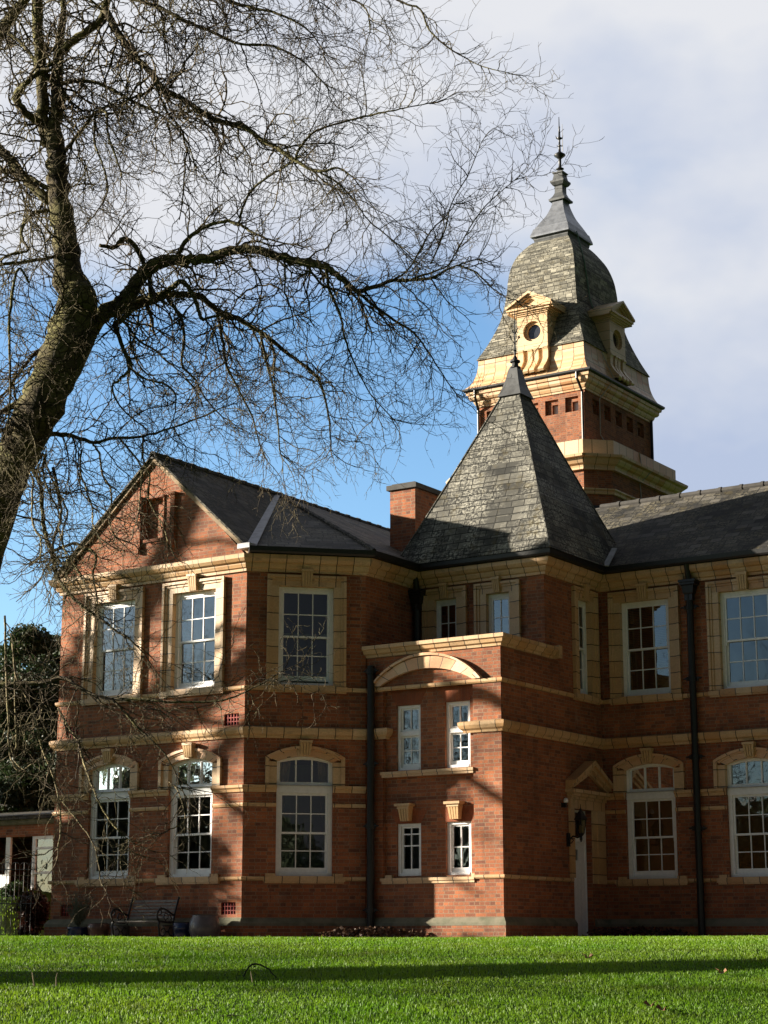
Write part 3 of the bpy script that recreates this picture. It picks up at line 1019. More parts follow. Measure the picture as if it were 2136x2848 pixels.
def house_mouldings():
    mb = MB()
    mb.sweep(WING, CORN)
    mb.sweep(MAIN, CORN)
    mb.build('cornice', M['terra'], house)
    ann = [(XS, YF), (XT, YF), (XT, YT)]
    for path, prof in (([(XG0, 34.4), (XG0, YG), (XG1, YG), (XS, YC)], BAND), ([(XS + 0.02, YF), (-20.24, YF), (-20.24, YF + 0.10)], BAND),
                       ([(-18.40, YF + 0.10), (-18.40, YF), (XT, YF), (XT, YR), (XE, YR)], BAND), ([(XG0, 34.4), (XG0, YG), (XG1, YG), (XS, YC)], SILLU),
                       ([(XS, YF), (XT, YF), (XT, YR), (XE, YR)], SILLU), ([(XG0, 34.4), (XG0, YG), (XG1, YG), (XS, YC)], SILL),
                       ([(-18.24, YF), (XT, YF), (XT, 33.46)], SILL), ([(XT, 34.80), (XT, YR), (XE, YR)], SILL)):
        mb = MB()
        mb.sweep(path, prof)
        mb.build('string_course', M['terra'], house)
    # broken string courses either side of the ground-floor windows
    for prof in (SPR, STR2):
        runs = [[(XG0, 34.4), (XG0, YG), (G_A - HW, YG)], [(G_A + HW, YG), (G_B - HW, YG)],
                [(G_B + HW, YG), (XG1, YG), FC.xy(LC / 2 - HW)], [FC.xy(LC / 2 + HW), (XS, YC)],
                [(XT, 34.86), (XT, YR), (RW[0] - HW, YR)], [(RW[0] + HW, YR), (RW[1] - HW, YR)], [(RW[1] + HW, YR), (RW[2] - HW, YR)], [(RW[2] + HW, YR), (XE, YR)]]
        for r in runs:
            mb = MB()
            mb.sweep(r, prof)
            mb.build('string_course', M['terra'], house)
    # plinth: brick base with a weathered stone course
    mb = MB()
    pl_st = [(0.0, 0.475), (0.02, 0.47), (0.085, 0.38), (0.085, 0.325), (0.0, 0.325)]
    pl_br = [(0.0, 0.328), (0.08, 0.328), (0.08, ZB), (0.0, ZB)]
    runs = [[(XG0, 34.4), (XG0, YG), (XG1, YG), (XS, YC)], [(XS, YF), (XT, YF), (XT, 33.50)], [(XT, 34.40), (XT, YR), (XE, YR)]]
    for r in runs:
        mb.sweep(r, pl_st)
    mb.build('plinth_stone', M['stone'], house)
    mb = MB()
    for r in runs:
        mb.sweep(r, pl_br)
    mb.build('plinth', M['brick'], house)
    # parapet of the annex, with the stopped end on the turret wall
    mb = MB()
    PAR = [(0, 5.53), (0.03, 5.53), (0.04, 5.575), (0.085, 5.60), (0.11, 5.655), (0.115, 5.665), (0.15, 5.68), (0.155, 5.75), (0.0, 5.78)]
    mb.sweep([(XS - 0.02, YF), (XT, YF), (XT, 32.80)], PAR)
    FB.box(mb, 32.80, 32.93, 0, 0.17, 5.54, 5.79)
    mb.box(XS, XT - 0.003, YF + 0.004, YF + 0.30, 5.6, 5.777)
    mb.box(XT - 0.30, XT - 0.003, YF + 0.30, YT, 5.6, 5.777)
    mb.build('parapet', M['terra'], house)
    mb = MB()
    mb.box(XS, XT - 0.31, YF + 0.31, YT, 5.48, 5.55)
    mb.build('flat_roof', M['lead'], house)
    # segmental arch over the annex panel
    mb = MB()
    uc = -19.27

    def ring(wi, zi, hi, wo, zo, ho, n0, n1):
        A = arc(uc, wi, zi, hi, 18)
        B = arc(uc, wo, zo, ho, 18)
        run = 0.0
        for k in range(18):
            l = math.hypot(B[k + 1][0] - B[k][0], B[k + 1][1] - B[k][1])
            q = [(A[k], n1), (A[k + 1], n1), (B[k + 1], n1), (B[k], n1)]
            mb.poly([FA.p(p[0], n, p[1]) for p, n in q], [(run, 0), (run + l, 0), (run + l, .25), (run, .25)])
            for (P0, P1) in ((A[k], A[k + 1]), (B[k], B[k + 1])):
                mb.poly([FA.p(P0[0], n0, P0[1]), FA.p(P1[0], n0, P1[1]), FA.p(P1[0], n1, P1[1]), FA.p(P0[0], n1, P0[1])], [(run, .3), (run + l, .3), (run + l, .5), (run, .5)])
            run += l
        for P0, P1 in ((A[0], B[0]), (A[-1], B[-1])):
            mb.poly([FA.p(P0[0], n0, P0[1]), FA.p(P1[0], n0, P1[1]), FA.p(P1[0], n1, P1[1]), FA.p(P0[0], n1, P0[1])])
    ring(1.07, 4.93, 0.285, 1.24, 4.93, 0.52, -0.02, 0.085)
    ring(1.22, 4.945, 0.52, 1.275, 4.93, 0.585, -0.02, 0.13)
    mb.build('arch', M['terra_arch'], house)


house_mouldings()


def keystone(fr, uc, z0, z1, n0, n1, w0, w1, parent, cap=False):
    """fluted keystone, narrower at the foot"""
    mb = MB()
    k = 4
    for i in range(k):
        a0 = -w0 + 2 * w0 * (i + 0.0) / k + w0 * 0.06
        b0 = -w0 + 2 * w0 * (i + 1.0) / k - w0 * 0.06
        a1, b1 = a0 * w1 / w0, b0 * w1 / w0
        c = [fr.p(uc + a0, n1 - 0.045, z0), fr.p(uc + b0, n1 - 0.045, z0), fr.p(uc + b0, n0, z0), fr.p(uc + a0, n0, z0),
             fr.p(uc + a1, n1, z1), fr.p(uc + b1, n1, z1), fr.p(uc + b1, n0, z1), fr.p(uc + a1, n0, z1)]
        mb.hexa(c)
    mb.hexa([fr.p(uc - w0, n1 - 0.075, z0 + .002), fr.p(uc + w0, n1 - 0.075, z0 + .002), fr.p(uc + w0, n0 + .001, z0 + .002), fr.p(uc - w0, n0 + .001, z0 + .002),
             fr.p(uc - w1, n1 - 0.03, z1 - .002), fr.p(uc + w1, n1 - 0.03, z1 - .002), fr.p(uc + w1, n0 + .001, z1 - .002), fr.p(uc - w1, n0 + .001, z1 - .002)])
    fr.box(mb, uc - w1 - 0.006, uc + w1 + 0.006, n0, n1 + 0.012, z1 + 0.001, z1 + 0.05)
    if cap:
        fr.box(mb, uc - w1 - 0.05, uc + w1 + 0.05, n0, n1 + 0.05, z1 + 0.052, z1 + 0.10)
    return mb.build('keystone', M['terra_plain'], parent)


def surround_rect(fr, uc, hw, z0, z1, jw=0.235, head=0.215, sill=True):
    zt = z1 + head
    k = jw
    h = MB()
    fr.box(h, uc - hw - k, uc + hw + k, -0.19, 0.026, z1 + 0.001, zt - .002)
    fr.box(h, uc - hw - k * .6, uc + hw + k * .6, 0.026, 0.050, z1 + head * .55, zt - .003)
    fr.box(h, uc - hw - k * .8, uc + hw + k * .8, 0.050, 0.084, z1 + head * .78, zt + .004)
    o = h.build('window_surround', M['terra'], house)
    for sg in (-1, 1):
        s = MB()
        a, b = uc + sg * hw, uc + sg * (hw + jw)
        fr.box(s, min(a, b), max(a, b), -0.19, 0.028, z0, z1)
        c, d = uc + sg * (hw + jw * 0.60), uc + sg * (hw + jw)
        fr.box(s, min(c, d), max(c, d), 0.027, 0.052, z0, zt)
        c, d = uc + sg * (hw + jw * 0.80), uc + sg * (hw + jw + 0.006)
        fr.box(s, min(c, d), max(c, d), 0.051, 0.082, z0, zt + .006)
        s.build('jamb', M['terra_jamb'], o)
    if hw > 0.3:
        keystone(fr, uc, z1 + 0.0, zt + 0.07, 0.02, 0.135, 0.095, 0.115, o)
    else:
        keystone(fr, uc, z1 + 0.0, zt + 0.05, 0.02, 0.125, 0.075, 0.09, o)
    if sill:
        q = MB()
        fr.box(q, uc - hw - k - 0.03, uc + hw + k + 0.03, 0.0, 0.085, z0 - 0.10, z0 - 0.012)
        fr.box(q, uc - hw - k - 0.015, uc + hw + k + 0.015, 0.0, 0.06, z0 - 0.135, z0 - 0.10)
        fr.box(q, uc - hw - 0.02, uc + hw + 0.02, -0.19, 0.088, z0 - 0.050, z0 + 0.012)
        q.build('sill', M['terra'], o)
    return o


def surround_arch(fr, uc, hw=HW):
    zi, hi = 3.45, 0.115
    wo, zo, ho = hw + 0.225, 3.54, 0.215
    r = MB()
    n = 16

    def ring(A, B, n0, n1):
        run = 0.0
        for k in range(n):
            l = math.hypot(B[k + 1][0] - B[k][0], B[k + 1][1] - B[k][1])
            r.poly([fr.p(A[k][0], n1, A[k][1]), fr.p(A[k + 1][0], n1, A[k + 1][1]), fr.p(B[k + 1][0], n1, B[k + 1][1]), fr.p(B[k][0], n1, B[k][1])],
                   [(run, 0), (run + l, 0), (run + l, .2), (run, .2)])
            for Q in (A, B):
                r.poly([fr.p(Q[k][0], n0, Q[k][1]), fr.p(Q[k + 1][0], n0, Q[k + 1][1]), fr.p(Q[k + 1][0], n1, Q[k + 1][1]), fr.p(Q[k][0], n1, Q[k][1])],
                       [(run, .3), (run + l, .3), (run + l, .5), (run, .5)])
            run += l
    A = arc(uc, hw, zi + 0.001, hi, n)
    B = arc(uc, wo, zo, ho, n)
    ring(A, B, -0.19, 0.028)
    C = arc(uc, wo - 0.055, zo - 0.04, ho, n)
    B2 = arc(uc, wo + 0.004, zo + 0.003, ho + .004, n)
    ring(C, B2, 0.02, 0.078)
    Dd = arc(uc, wo - 0.10, zo - 0.06, ho - .01, n)
    ring(Dd, C, 0.02, 0.05)
    for sg in (0, -1):
        r.poly([fr.p(A[sg][0], 0.028, A[sg][1]), fr.p(B[sg][0], 0.028, B[sg][1]), fr.p(B[sg][0], -0.19, B[sg][1]), fr.p(A[sg][0], -0.19, A[sg][1])])
    o = r.build('window_surround', M['terra_arch'], house)
    for sg in (-1, 1):
        s = MB()
        a, b = uc + sg * hw, uc + sg * wo
        fr.box(s, min(a, b), max(a, b), -0.19, 0.03, 3.001, zi)
        c, d = uc + sg * (wo - 0.07), uc + sg * (wo + 0.004)
        fr.box(s, min(c, d), max(c, d), 0.029, 0.075, 3.001, zo)
        s.build('jamb', M['terra_jamb'], o)
    keystone(fr, uc, 3.585, 3.815, 0.02, 0.15, 0.095, 0.12, o)
    q = MB()
    fr.box(q, uc - hw - 0.24, uc + hw + 0.24, 0.0, 0.085, 1.16, 1.249)
    fr.box(q, uc - hw - 0.22, uc + hw + 0.22, 0.0, 0.06, 1.125, 1.16)
    fr.box(q, uc - hw - 0.01, uc + hw + 0.01, -0.19, 0.09, 1.22, 1.262)
    for sg in (-1, 1):
        c, d = uc + sg * (hw + 0.004), uc + sg * (hw + 0.20)
        fr.box(q, min(c, d), max(c, d), 0.0, 0.05, 1.248, 1.31)
    q.build('sill', M['terra'], o)
    return o


def sash(mb, fr, u0, u1, z0, z1, n0, n1, cols, rows, st=0.05, top=0.05, bot=0.06, bar=0.020):
    """one sash: stiles, rails and glazing bars"""
    fr.box(mb, u0, u0 + st, n0, n1, z0, z1)
    fr.box(mb, u1 - st, u1, n0, n1, z0, z1)
    fr.box(mb, u0 + st, u1 - st, n0, n1, z0, z0 + bot)
    fr.box(mb, u0 + st, u1 - st, n0, n1, z1 - top, z1)
    a, b, c, d = u0 + st, u1 - st, z0 + bot, z1 - top
    for k in range(1, cols):
        u = a + (b - a) * k / cols
        fr.box(mb, u - bar / 2, u + bar / 2, n0 + .004, n1 - .004, c, d)
    for k in range(1, rows):
        z = c + (d - c) * k / rows
        fr.box(mb, a, b, n0 + .007, n1 - .007, z - bar / 2, z + bar / 2)


def pane(fr, u0, u1, z0, z1, n, parent):
    mb = MB()
    mb.poly([fr.p(u0, n, z0), fr.p(u1, n, z0), fr.p(u1, n, z1), fr.p(u0, n, z1)])
    return mb.build('pane', M['glass'], parent, recalc=False)


def backing(fr, u0, u1, z0, z1, kind, parent, n=-0.42):
    if not kind:
        return
    mb = MB()
    if kind == 'curtain':
        w = u1 - u0
        for a, b, g in ((u0 - 0.05, u0 + 0.30 * w, 1), (u1 - 0.20 * w, u1 + 0.05, -1)):
            k = 14
            top, mid = [], []
            for i in range(k + 1):
                t = i / k
                top.append((a + (b - a) * t, n + 0.035 * math.sin(t * 24)))
                q = a + (b - a) * t * 0.55 if g > 0 else b - (b - a) * (1 - t) * 0.55
                mid.append((q, n + 0.035 * math.sin(t * 24)))
            zm = z0 + (z1 - z0) * 0.35
            for i in range(k):
                mb.poly([fr.p(mid[i][0], mid[i][1], zm), fr.p(mid[i + 1][0], mid[i + 1][1], zm), fr.p(top[i + 1][0], top[i + 1][1], z1), fr.p(top[i][0], top[i][1], z1)])
                mb.poly([fr.p(mid[i][0], mid[i][1], z0), fr.p(mid[i + 1][0], mid[i + 1][1], z0), fr.p(mid[i + 1][0], mid[i + 1][1], zm), fr.p(mid[i][0], mid[i][1], zm)])
        mb.build('curtain', M['curtain'], parent)
    elif kind == 'blind':
        n = -0.19
        fr.box(mb, u0, u1, n - .012, n, z0, z1)
        mb.build('blind', M['blind'], parent)
    elif kind == 'slats':
        n = -0.24
        z = z1
        while z > z0:
            mb.poly([fr.p(u0, n - 0.015, z), fr.p(u1, n - 0.015, z), fr.p(u1, n + 0.012, z - 0.032), fr.p(u0, n + 0.012, z - 0.032)])
            z -= 0.036
        mb.build('blind', M['blind'], parent)
    elif kind == 'net':
        n = -0.32
        mb.poly([fr.p(u0, n, z0), fr.p(u1, n, z0), fr.p(u1, n, z1), fr.p(u0, n, z1)])
        mb.build('net_curtain', M['net'], parent, recalc=False)


def add_pale_backing(fr, uc, z0, z1, parent):  # pale panel added behind the glass to lighten dark windows
    mb = MB()
    mb.poly([fr.p(uc - .9, -1.1, z0 - .3), fr.p(uc + .9, -1.1, z0 - .3), fr.p(uc + .9, -1.1, z1 + .2), fr.p(uc - .9, -1.1, z1 + .2)])
    mb.build('added_backing', M['pale_back'], parent, recalc=False)


def sash_window(fr, uc, hw, z0, z1, cols, rows, back=None, open_=0.0, horns=True):
    u0, u1 = uc - hw, uc + hw
    mb = MB()
    # box frame
    bw = 0.075 if hw > 0.4 else 0.055
    fr.box(mb, u0, u0 + bw, -0.20, -0.085, z0, z1)
    fr.box(mb, u1 - bw, u1, -0.20, -0.085, z0, z1)
    fr.box(mb, u0 + bw, u1 - bw, -0.20, -0.085, z1 - 0.075, z1)
    fr.box(mb, u0 + bw, u1 - bw, -0.20, -0.06, z0, z0 + 0.055)
    a, b, c, d = u0 + bw + .001, u1 - bw - .001, z0 + 0.056, z1 - 0.076
    zm = (c + d) / 2
    sash(mb, fr, a, b, zm - 0.02, d, -0.140, -0.102, cols, rows, st=0.042, top=0.045, bot=0.04)
    sash(mb, fr, a, b, c + open_, zm + 0.02 + open_, -0.182, -0.144, cols, rows, st=0.042, top=0.04, bot=0.095)
    if horns:
        for u in (a, b - 0.03):
            fr.box(mb, u, u + 0.03, -0.138, -0.104, zm - 0.085, zm - 0.021)
    o = mb.build('window', M['white'], house)
    pane(fr, a + .03, b - .03, zm, d - .02, -0.121, o)
    pane(fr, a + .03, b - .03, c + open_ + .03, zm + open_, -0.163, o)
    backing(fr, u0 + .03, u1 - .03, z0 + .05, z1 - .03, back, o)
    if back is None and hw > .4:
        add_pale_backing(fr, uc, z0, z1, o)
    return o


def arch_window(fr, uc, back=None):
    hw = HW
    u0, u1 = uc - hw, uc + hw
    z0, zt = 1.262, 2.995
    mb = MB()
    bw = 0.085
    fr.box(mb, u0, u0 + bw, -0.20, -0.075, z0, zt)
    fr.box(mb, u1 - bw, u1, -0.20, -0.075, z0, zt)
    fr.box(mb, u0 + bw, u1 - bw, -0.20, -0.06, z0, z0 + 0.06)
    fr.box(mb, u0 + 0.002, u1 - 0.002, -0.20, -0.050, zt - 0.14, zt + 0.012)       # transom
    a, b, c, d = u0 + bw + .001, u1 - bw - .001, z0 + 0.061, zt - 0.141
    zm = (c + d) / 2
    sash(mb, fr, a, b, zm - 0.02, d, -0.140, -0.102, 3, 2, st=0.042, top=0.045, bot=0.04)
    sash(mb, fr, a, b, c, zm + 0.02, -0.182, -0.144, 3, 2, st=0.042, top=0.04, bot=0.105)
    for u in (a, b - 0.03):
        fr.box(mb, u, u + 0.03, -0.138, -0.104, zm - 0.085, zm - 0.021)
    # arched top light
    zs = zt + 0.013
    for x0, x1 in ((u0, u0 + 0.075), (u1 - 0.075, u1)):
        fr.box(mb, x0, x1, -0.19, -0.085, zs, 3.452)
    fr.box(mb, u0 + .076, u1 - .076, -0.175, -0.095, zs, zs + 0.06)
    A = arc(uc, hw - 0.075, 3.445, 0.062, 14)
    B = arc(uc, hw - 0.001, 3.452, 0.112, 14)
    for k in range(14):
        mb.hexa([fr.p(A[k][0], -0.085, A[k][1]), fr.p(A[k + 1][0], -0.085, A[k + 1][1]), fr.p(A[k + 1][0], -0.19, A[k + 1][1]), fr.p(A[k][0], -0.19, A[k][1]),
                 fr.p(B[k][0], -0.085, B[k][1]), fr.p(B[k + 1][0], -0.085, B[k + 1][1]), fr.p(B[k + 1][0], -0.19, B[k + 1][1]), fr.p(B[k][0], -0.19, B[k][1])])
    for k in (1, 2):
        u = u0 + 0.076 + (u1 - u0 - 0.152) * k / 3
        fr.box(mb, u - 0.013, u + 0.013, -0.165, -0.105, zs + .06, 3.50)
    o = mb.build('window', M['white'], house)
    pane(fr, a + .03, b - .03, zm, d - .02, -0.121, o)
    pane(fr, a + .03, b - .03, c + .03, zm, -0.163, o)
    g = MB()
    pts = [(u0 + 0.06, zs + 0.03)] + [(u, z + .02) for u, z in A] + [(u1 - 0.06, zs + 0.03)]
    g.poly([fr.p(u, -0.135, z) for u, z in pts])
    g.build('pane', M['glass'], o, recalc=False)
    if back != 'blind':
        add_pale_backing(fr, uc, z0, 3.3, o)
    if back == 'blind':
        backing(fr, u0 + .03, u1 - .03, z0 + .05, zt - .1, back, o)
    else:
        backing(fr, u0 + .03, u1 - .03, z0 + .05, 3.5, back, o)
    return o


def house_windows():
    for fr, uc, kind in ((FG, G_A, None), (FG, G_B, None), (FC, LC / 2, 'net'), (FW, RW[0], 'slats'), (FW, RW[1], None), (FW, RW[2], None)):
        surround_rect(fr, uc, HW, 4.94, 6.93)
        sash_window(fr, uc, HW, 4.955, 6.928, 3, 2, kind, open_=0.05 if fr is FC else 0.0)
    for fr, uc, kind in ((FG, G_A, None), (FG, G_B, 'curtain'), (FC, LC / 2, 'curtain'), (FW, RW[0], 'blind'), (FW, RW[1], 'blind'), (FW, RW[2], 'blind')):
        surround_arch(fr, uc)
        arch_window(fr, uc, kind)
    # turret
    for uc in (-19.93, -18.68):
        surround_rect(FT, uc, 0.272, 5.2, 6.93, jw=0.25, sill=False)
        sash_window(FT, uc, 0.272, 5.2, 6.928, 2, 2, None)
    surround_rect(FB, 34.21, 0.272, 4.94, 6.93, jw=0.25)
    sash_window(FB, 34.21, 0.272, 4.955, 6.928, 2, 2, 'net')
    # annex windows, set in the recessed panel
    FP = Fr(0, YF + 0.11, 1, 0)
    for uc in (-19.77, -18.65):
        hw = 0.278
        for z0, z1, kind in ((3.285, 4.548, 'u'), (1.265, 2.258, 'l')):
            mb = MB()
            for x0, x1 in ((uc - hw, uc - hw + 0.06), (uc + hw - 0.06, uc + hw)):
                FP.box(mb, x0, x1, -0.19, -0.05, z0, z1)
            FP.box(mb, uc - hw + .06, uc + hw - .06, -0.19, -0.05, z1 - 0.05, z1)
            FP.box(mb, uc - hw + .06, uc + hw - .06, -0.19, -0.04, z0, z0 + 0.05)
            a, b = uc - hw + .061, uc + hw - .061
            if kind == 'u':
                zm = z0 + 0.72
                FP.box(mb, a, b, -0.19, -0.045, zm - 0.05, zm + 0.03)
                sash(mb, FP, a, b, zm + 0.031, z1 - .051, -0.14, -0.09, 2, 1, st=.04, top=.035, bot=.045)
                sash(mb, FP, a, b, z0 + .051, zm - .051, -0.15, -0.10, 2, 2, st=.04, top=.035, bot=.08)
            elif uc < -19:
                sash(mb, FP, a, b, z0 + .051, z1 - .051, -0.14, -0.09, 2, 1, st=.04, top=.035, bot=.085)
                for zz in (z0 + .56, z0 + .78):
                    FP.box(mb, a + .04, b - .04, -0.132, -0.098, zz, zz + .024)
            else:
                sash(mb, FP, a, b, z0 + .051, z1 - .051, -0.14, -0.09, 2, 2, st=.04, top=.035, bot=.085)
            o = mb.build('window', M['white'], house)
            pane(FP, a + .02, b - .02, z0 + .07, z1 - .06, -0.118, o)
            backing(FP, uc - hw + .03, uc + hw - .03, z0 + .05, z1 - .03, 'net' if kind == 'l' else None, o)
        keystone(FA, uc - 0.03, 2.30, 2.53, -0.11, 0.05, 0.10, 0.125, house, cap=True)
    for z, d in ((3.20, 0.0), (1.165, 0.0)):
        mb = MB()
        FA.box(mb, -20.33, -18.225, -0.11, 0.05, z, z + 0.055)
        FA.box(mb, -20.31, -18.235, -0.11, 0.025, z - 0.05, z)
        if z < 2:
            FA.box(mb, -20.27, -20.11, -0.11, -0.03, 1.218, 1.28)
            FA.box(mb, -18.33, -18.24, -0.11, -0.03, 1.218, 1.28)
        mb.build('sill', M['terra'], house)


house_windows()


def vent(fr, u0, u1, z0, z1):
    mb = MB()
    n = -0.025
    cols, rows = 5, 3
    for k in range(cols + 1):
        u = u0 + (u1 - u0) * k / cols
        fr.box(mb, u - 0.009, u + 0.009, n - .03, n, z0, z1)
    for k in range(rows + 1):
        z = z0 + (z1 - z0) * k / rows
        fr.box(mb, u0, u1, n - .028, n - .003, z - 0.009, z + 0.009)
    o = mb.build('air_vent', M['vent'], house)
    d = MB()
    d.poly([fr.p(u0, -0.049, z0), fr.p(u1, -0.049, z0), fr.p(u1, -0.049, z1), fr.p(u0, -0.049, z1)])
    d.build('vent_back', M['dark'], o, recalc=False)


for q in ((-22.88, -22.52, 4.16, 4.39), (-27.05, -26.71, 4.16, 4.39), (-22.87, -22.52, .54, .77), (-27.02, -26.67, .54, .77)):
    vent(FG, *q)


# ---- roofs
def house_roofs():
    xm = (XG0 + XG1) / 2
    zr = 9.95
    zE = 7.66
    yv = YG - 0.10
    P = (xm, 33.25, zr)
    B = (xm, 46.2, zr)
    A = (xm, yv, zr)
    g1 = (XG1 + 0.12, YG - 0.10, zE - 0.02)
    c2 = (XS + 0.29, YC - 0.13, zE)
    sE = (XS + 0.29, 46.2, zE)
    lE0 = (XG0 - 0.18, yv, zE - 0.02)
    lE1 = (XG0 - 0.18, 46.2, zE - 0.02)

    def slab(mb, pts, t=0.05):
        mb.poly(pts)
        low = [(p[0], p[1], p[2] - t) for p in pts]
        mb.poly(low[::-1])
        for i in range(len(pts)):
            j = (i + 1) % len(pts)
            mb.poly([pts[i], low[i], low[j], pts[j]])
    mb = MB()
    slab(mb, [A, P, g1])
    slab(mb, [g1, c2, P])
    slab(mb, [c2, sE, B, P])
    slab(mb, [lE0, lE1, B, A])
    mb.build('roof', M['slate_dark'], house)
    # right wing
    yr, zrr = 37.55, 9.70
    mb = MB()
    slab(mb, [(XT - 1.6, YR - 0.30, zE), (XE + 0.2, YR - 0.30, zE), (XE + 0.2, yr, zrr), (XT - 2.9, yr, zrr)])
    slab(mb, [(XT - 3.1, 2 * yr - YR + 0.30, zE), (XT - 2.9, yr, zrr), (XE + 0.2, yr, zrr), (XE + 0.2, 2 * yr - YR + .30, zE)])
    o2 = mb.build('roof', M['slate_dark'], house)
    # ridge tiles
    def ridge(a, b, parent, n):
        m = MB()
        a, b = Vector(a), Vector(b)
        for k in range(n):
            p = a.lerp(b, k / n)
            q = a.lerp(b, (k + 0.98) / n)
            m.tube([p, q], [0.085, 0.085], 8)
            m.tube([q - (q - p).normalized() * 0.06, q + (q - p).normalized() * 0.01], [0.10, 0.10], 8)
        m.build('ridge_tile', M['ridge'], parent)
    ridge((XT - 1.2, yr, zrr - 0.01), (XE, yr, zrr - 0.01), o2, 30)
    ridge((xm, yv, zr - 0.03), (xm, 46, zr - 0.03), house, 38)
    # hip slates over the canted corner
    m = MB()
    a, b = Vector(c2), Vector(P)
    for k in range(16):
        m.tube([a.lerp(b, k / 16), a.lerp(b, (k + .96) / 16) + Vector((0, 0, 0.012))], [0.05, 0.055], 6)
    m.build('hip_tile', M['slate_dark'], house)
    # lead valley up from the gable corner
    m = MB()
    a, b = Vector(g1) + Vector((0.02, -0.02, 0.02)), Vector(P)
    d = (b - a).normalized()
    side = d.cross(Vector((0, 0, 1))).normalized()
    e = a.lerp(b, 0.985)
    m.hexa([a - side * .12, a + side * .14, e + side * .10, e - side * .08, a - side * .12 + Vector((0, 0, .02)), a + side * .14 + Vector((0, 0, .02)), e + side * .10 + Vector((0, 0, .02)), e - side * .08 + Vector((0, 0, .02))])
    m.build('lead_flashing', M['lead_pale'], house)
    # verge coping along the gable rake
    for s in (1, -1):
        x0 = XG1 + 0.12 if s > 0 else XG0 - 0.16
        a = Vector((x0, YG, zE - 0.05))
        b = Vector((xm, YG, zr - 0.05))
        n = Vector((0, -0.06, 0))
        dn = Vector((-s * 0.065, 0, -0.07))
        m = MB()
        m.hexa([a + dn, b + Vector((0, 0, -0.12)), b + Vector((0, 0, -0.12)) + n, a + dn + n, a, b, b + n, a + n])
        m.build('verge', M['verge'], house)
    m = MB()
    m.box(XG1 - 0.10, XG1 + 0.20, YG - 0.20, YG + 0.05, zE - 0.03, zE + 0.07)
    m.build('lead_flashing', M['lead_pale'], house)
    # turret pyramid
    x0, x1, y0, y1 = XS - 0.25, XT + 0.30, YT - 0.31, 36.02
    ax, ay, az = -19.09, 34.13, 12.05
    m = MB()
    base = [(x0, y0, zE), (x1, y0, zE), (x1, y1, zE), (x0, y1, zE)]
    k = 10
    lay = []
    for i in range(k + 1):
        t = i / k
        f = t * 0.978
        # a slight bell-cast at the eaves
        ex = 0.05 * (1 - t) ** 3
        lay.append([(ax + (px - ax) * (1 - f) * (1 + ex * 0.5), ay + (py - ay) * (1 - f) * (1 + ex * 0.5), zE + (az - zE) * f) for px, py, _ in base])
    for i in range(k):
        for j in range(4):
            j2 = (j + 1) % 4
            m.poly([lay[i][j], lay[i][j2], lay[i + 1][j2], lay[i + 1][j]])
    m.poly(base[::-1])
    tur = m.build('turret_roof', M['slate'], house)
    # mitred hip edges of the turret
    m = MB()
    for j in range(4):
        m.tube([lay[i][j] for i in range(k + 1)], 0.02, 5)
    m.build('hip_roll', M['slate'], tur)
    m = MB()
    m.lathe([(0.285, 11.50), (0.205, 11.72), (0.15, 11.92), (0.12, 12.08), (0.10, 12.16)], (ax, ay), sq=(1.0, 1.05))
    m.build('lead_cap', M['lead_grey'], tur)
    m = MB()
    m.lathe([(0.10, 12.14), (0.125, 12.17), (0.125, 12.20), (0.075, 12.22), (0.07, 12.29), (0.115, 12.31), (0.115, 12.345), (0.06, 12.37), (0.04, 12.43),
             (0.022, 12.46), (0.022, 12.56), (0.04, 12.58), (0.022, 12.60), (0.018, 12.72), (0.03, 12.73), (0.016, 12.75), (0.013, 13.2), (0.004, 13.58)], (ax, ay), 10)
    fin = m.build('finial', M['iron'], tur)
    m = MB()
    for a in range(4):
        c, s = math.cos(a * math.pi / 2 + .6), math.sin(a * math.pi / 2 + .6)
        pts = []
        for i in range(18):
            t = i / 17
            r = 0.02 + 0.095 * math.sin(t * math.pi * 0.62)
            if t > 0.6:
                th = (t - 0.6) / 0.4 * 4.4
                rr = 0.045 * (1 - (t - .6) * 1.3)
                pts.append((ax + c * (0.10 - rr * math.sin(th) * .6), ay + s * (0.10 - rr * math.sin(th) * .6), 12.92 - rr + rr * math.cos(th)))
            else:
                pts.append((ax + c * r, ay + s * r, 12.76 + t * 0.27))
        m.tube(pts, 0.010, 5)
        m.tube([(ax, ay, 12.95), (ax + c * .05, ay + s * .05, 13.03), (ax + c * .085, ay + s * .085, 13.14)], [0.012, 0.012, 0.002], 5)
    m.build('scrollwork', M['iron'], fin)
    # lead soakers at the turret corners
    m = MB()
    m.hexa([(XT + .30, YR - .36, 7.68), (XT + .42, YR - .33, 7.66), (XT + .36, YR + .20, 8.12), (XT + .24, YR + .20, 8.14),
            (XT + .30, YR - .36, 7.70), (XT + .42, YR - .33, 7.68), (XT + .36, YR + .20, 8.15), (XT + .24, YR + .20, 8.17)])
    m.build('lead_flashing', M['lead_pale'], house)
    # gutters
    m = MB()
    G = [(0.17, 7.535), (0.29, 7.535), (0.315, 7.57), (0.325, 7.66), (0.30, 7.665), (0.17, 7.64)]
    m.sweep([(XG1, YG - .0), (XS, YC), (XS, YT), (XT, YT), (XT, YR), (XE, YR)], G)
    m.build('gutter', M['iron'], house)
    # soffit boards between cornice and gutter
    m = MB()
    m.sweep([(XG1, YG), (XS, YC), (XS, YT), (XT, YT), (XT, YR), (XE, YR)], [(-0.3, 7.531), (0.20, 7.531), (0.20, 7.60), (-0.3, 7.60)])
    m.build('eaves_board', M['iron'], house)
    # chimney between the wing roof and the turret
    m = MB()
    m.box(-21.93, -21.28, 33.5, 34.55, 7.9, 9.68)
    ch = m.build('chimney', M['brick'], house)
    m = MB()
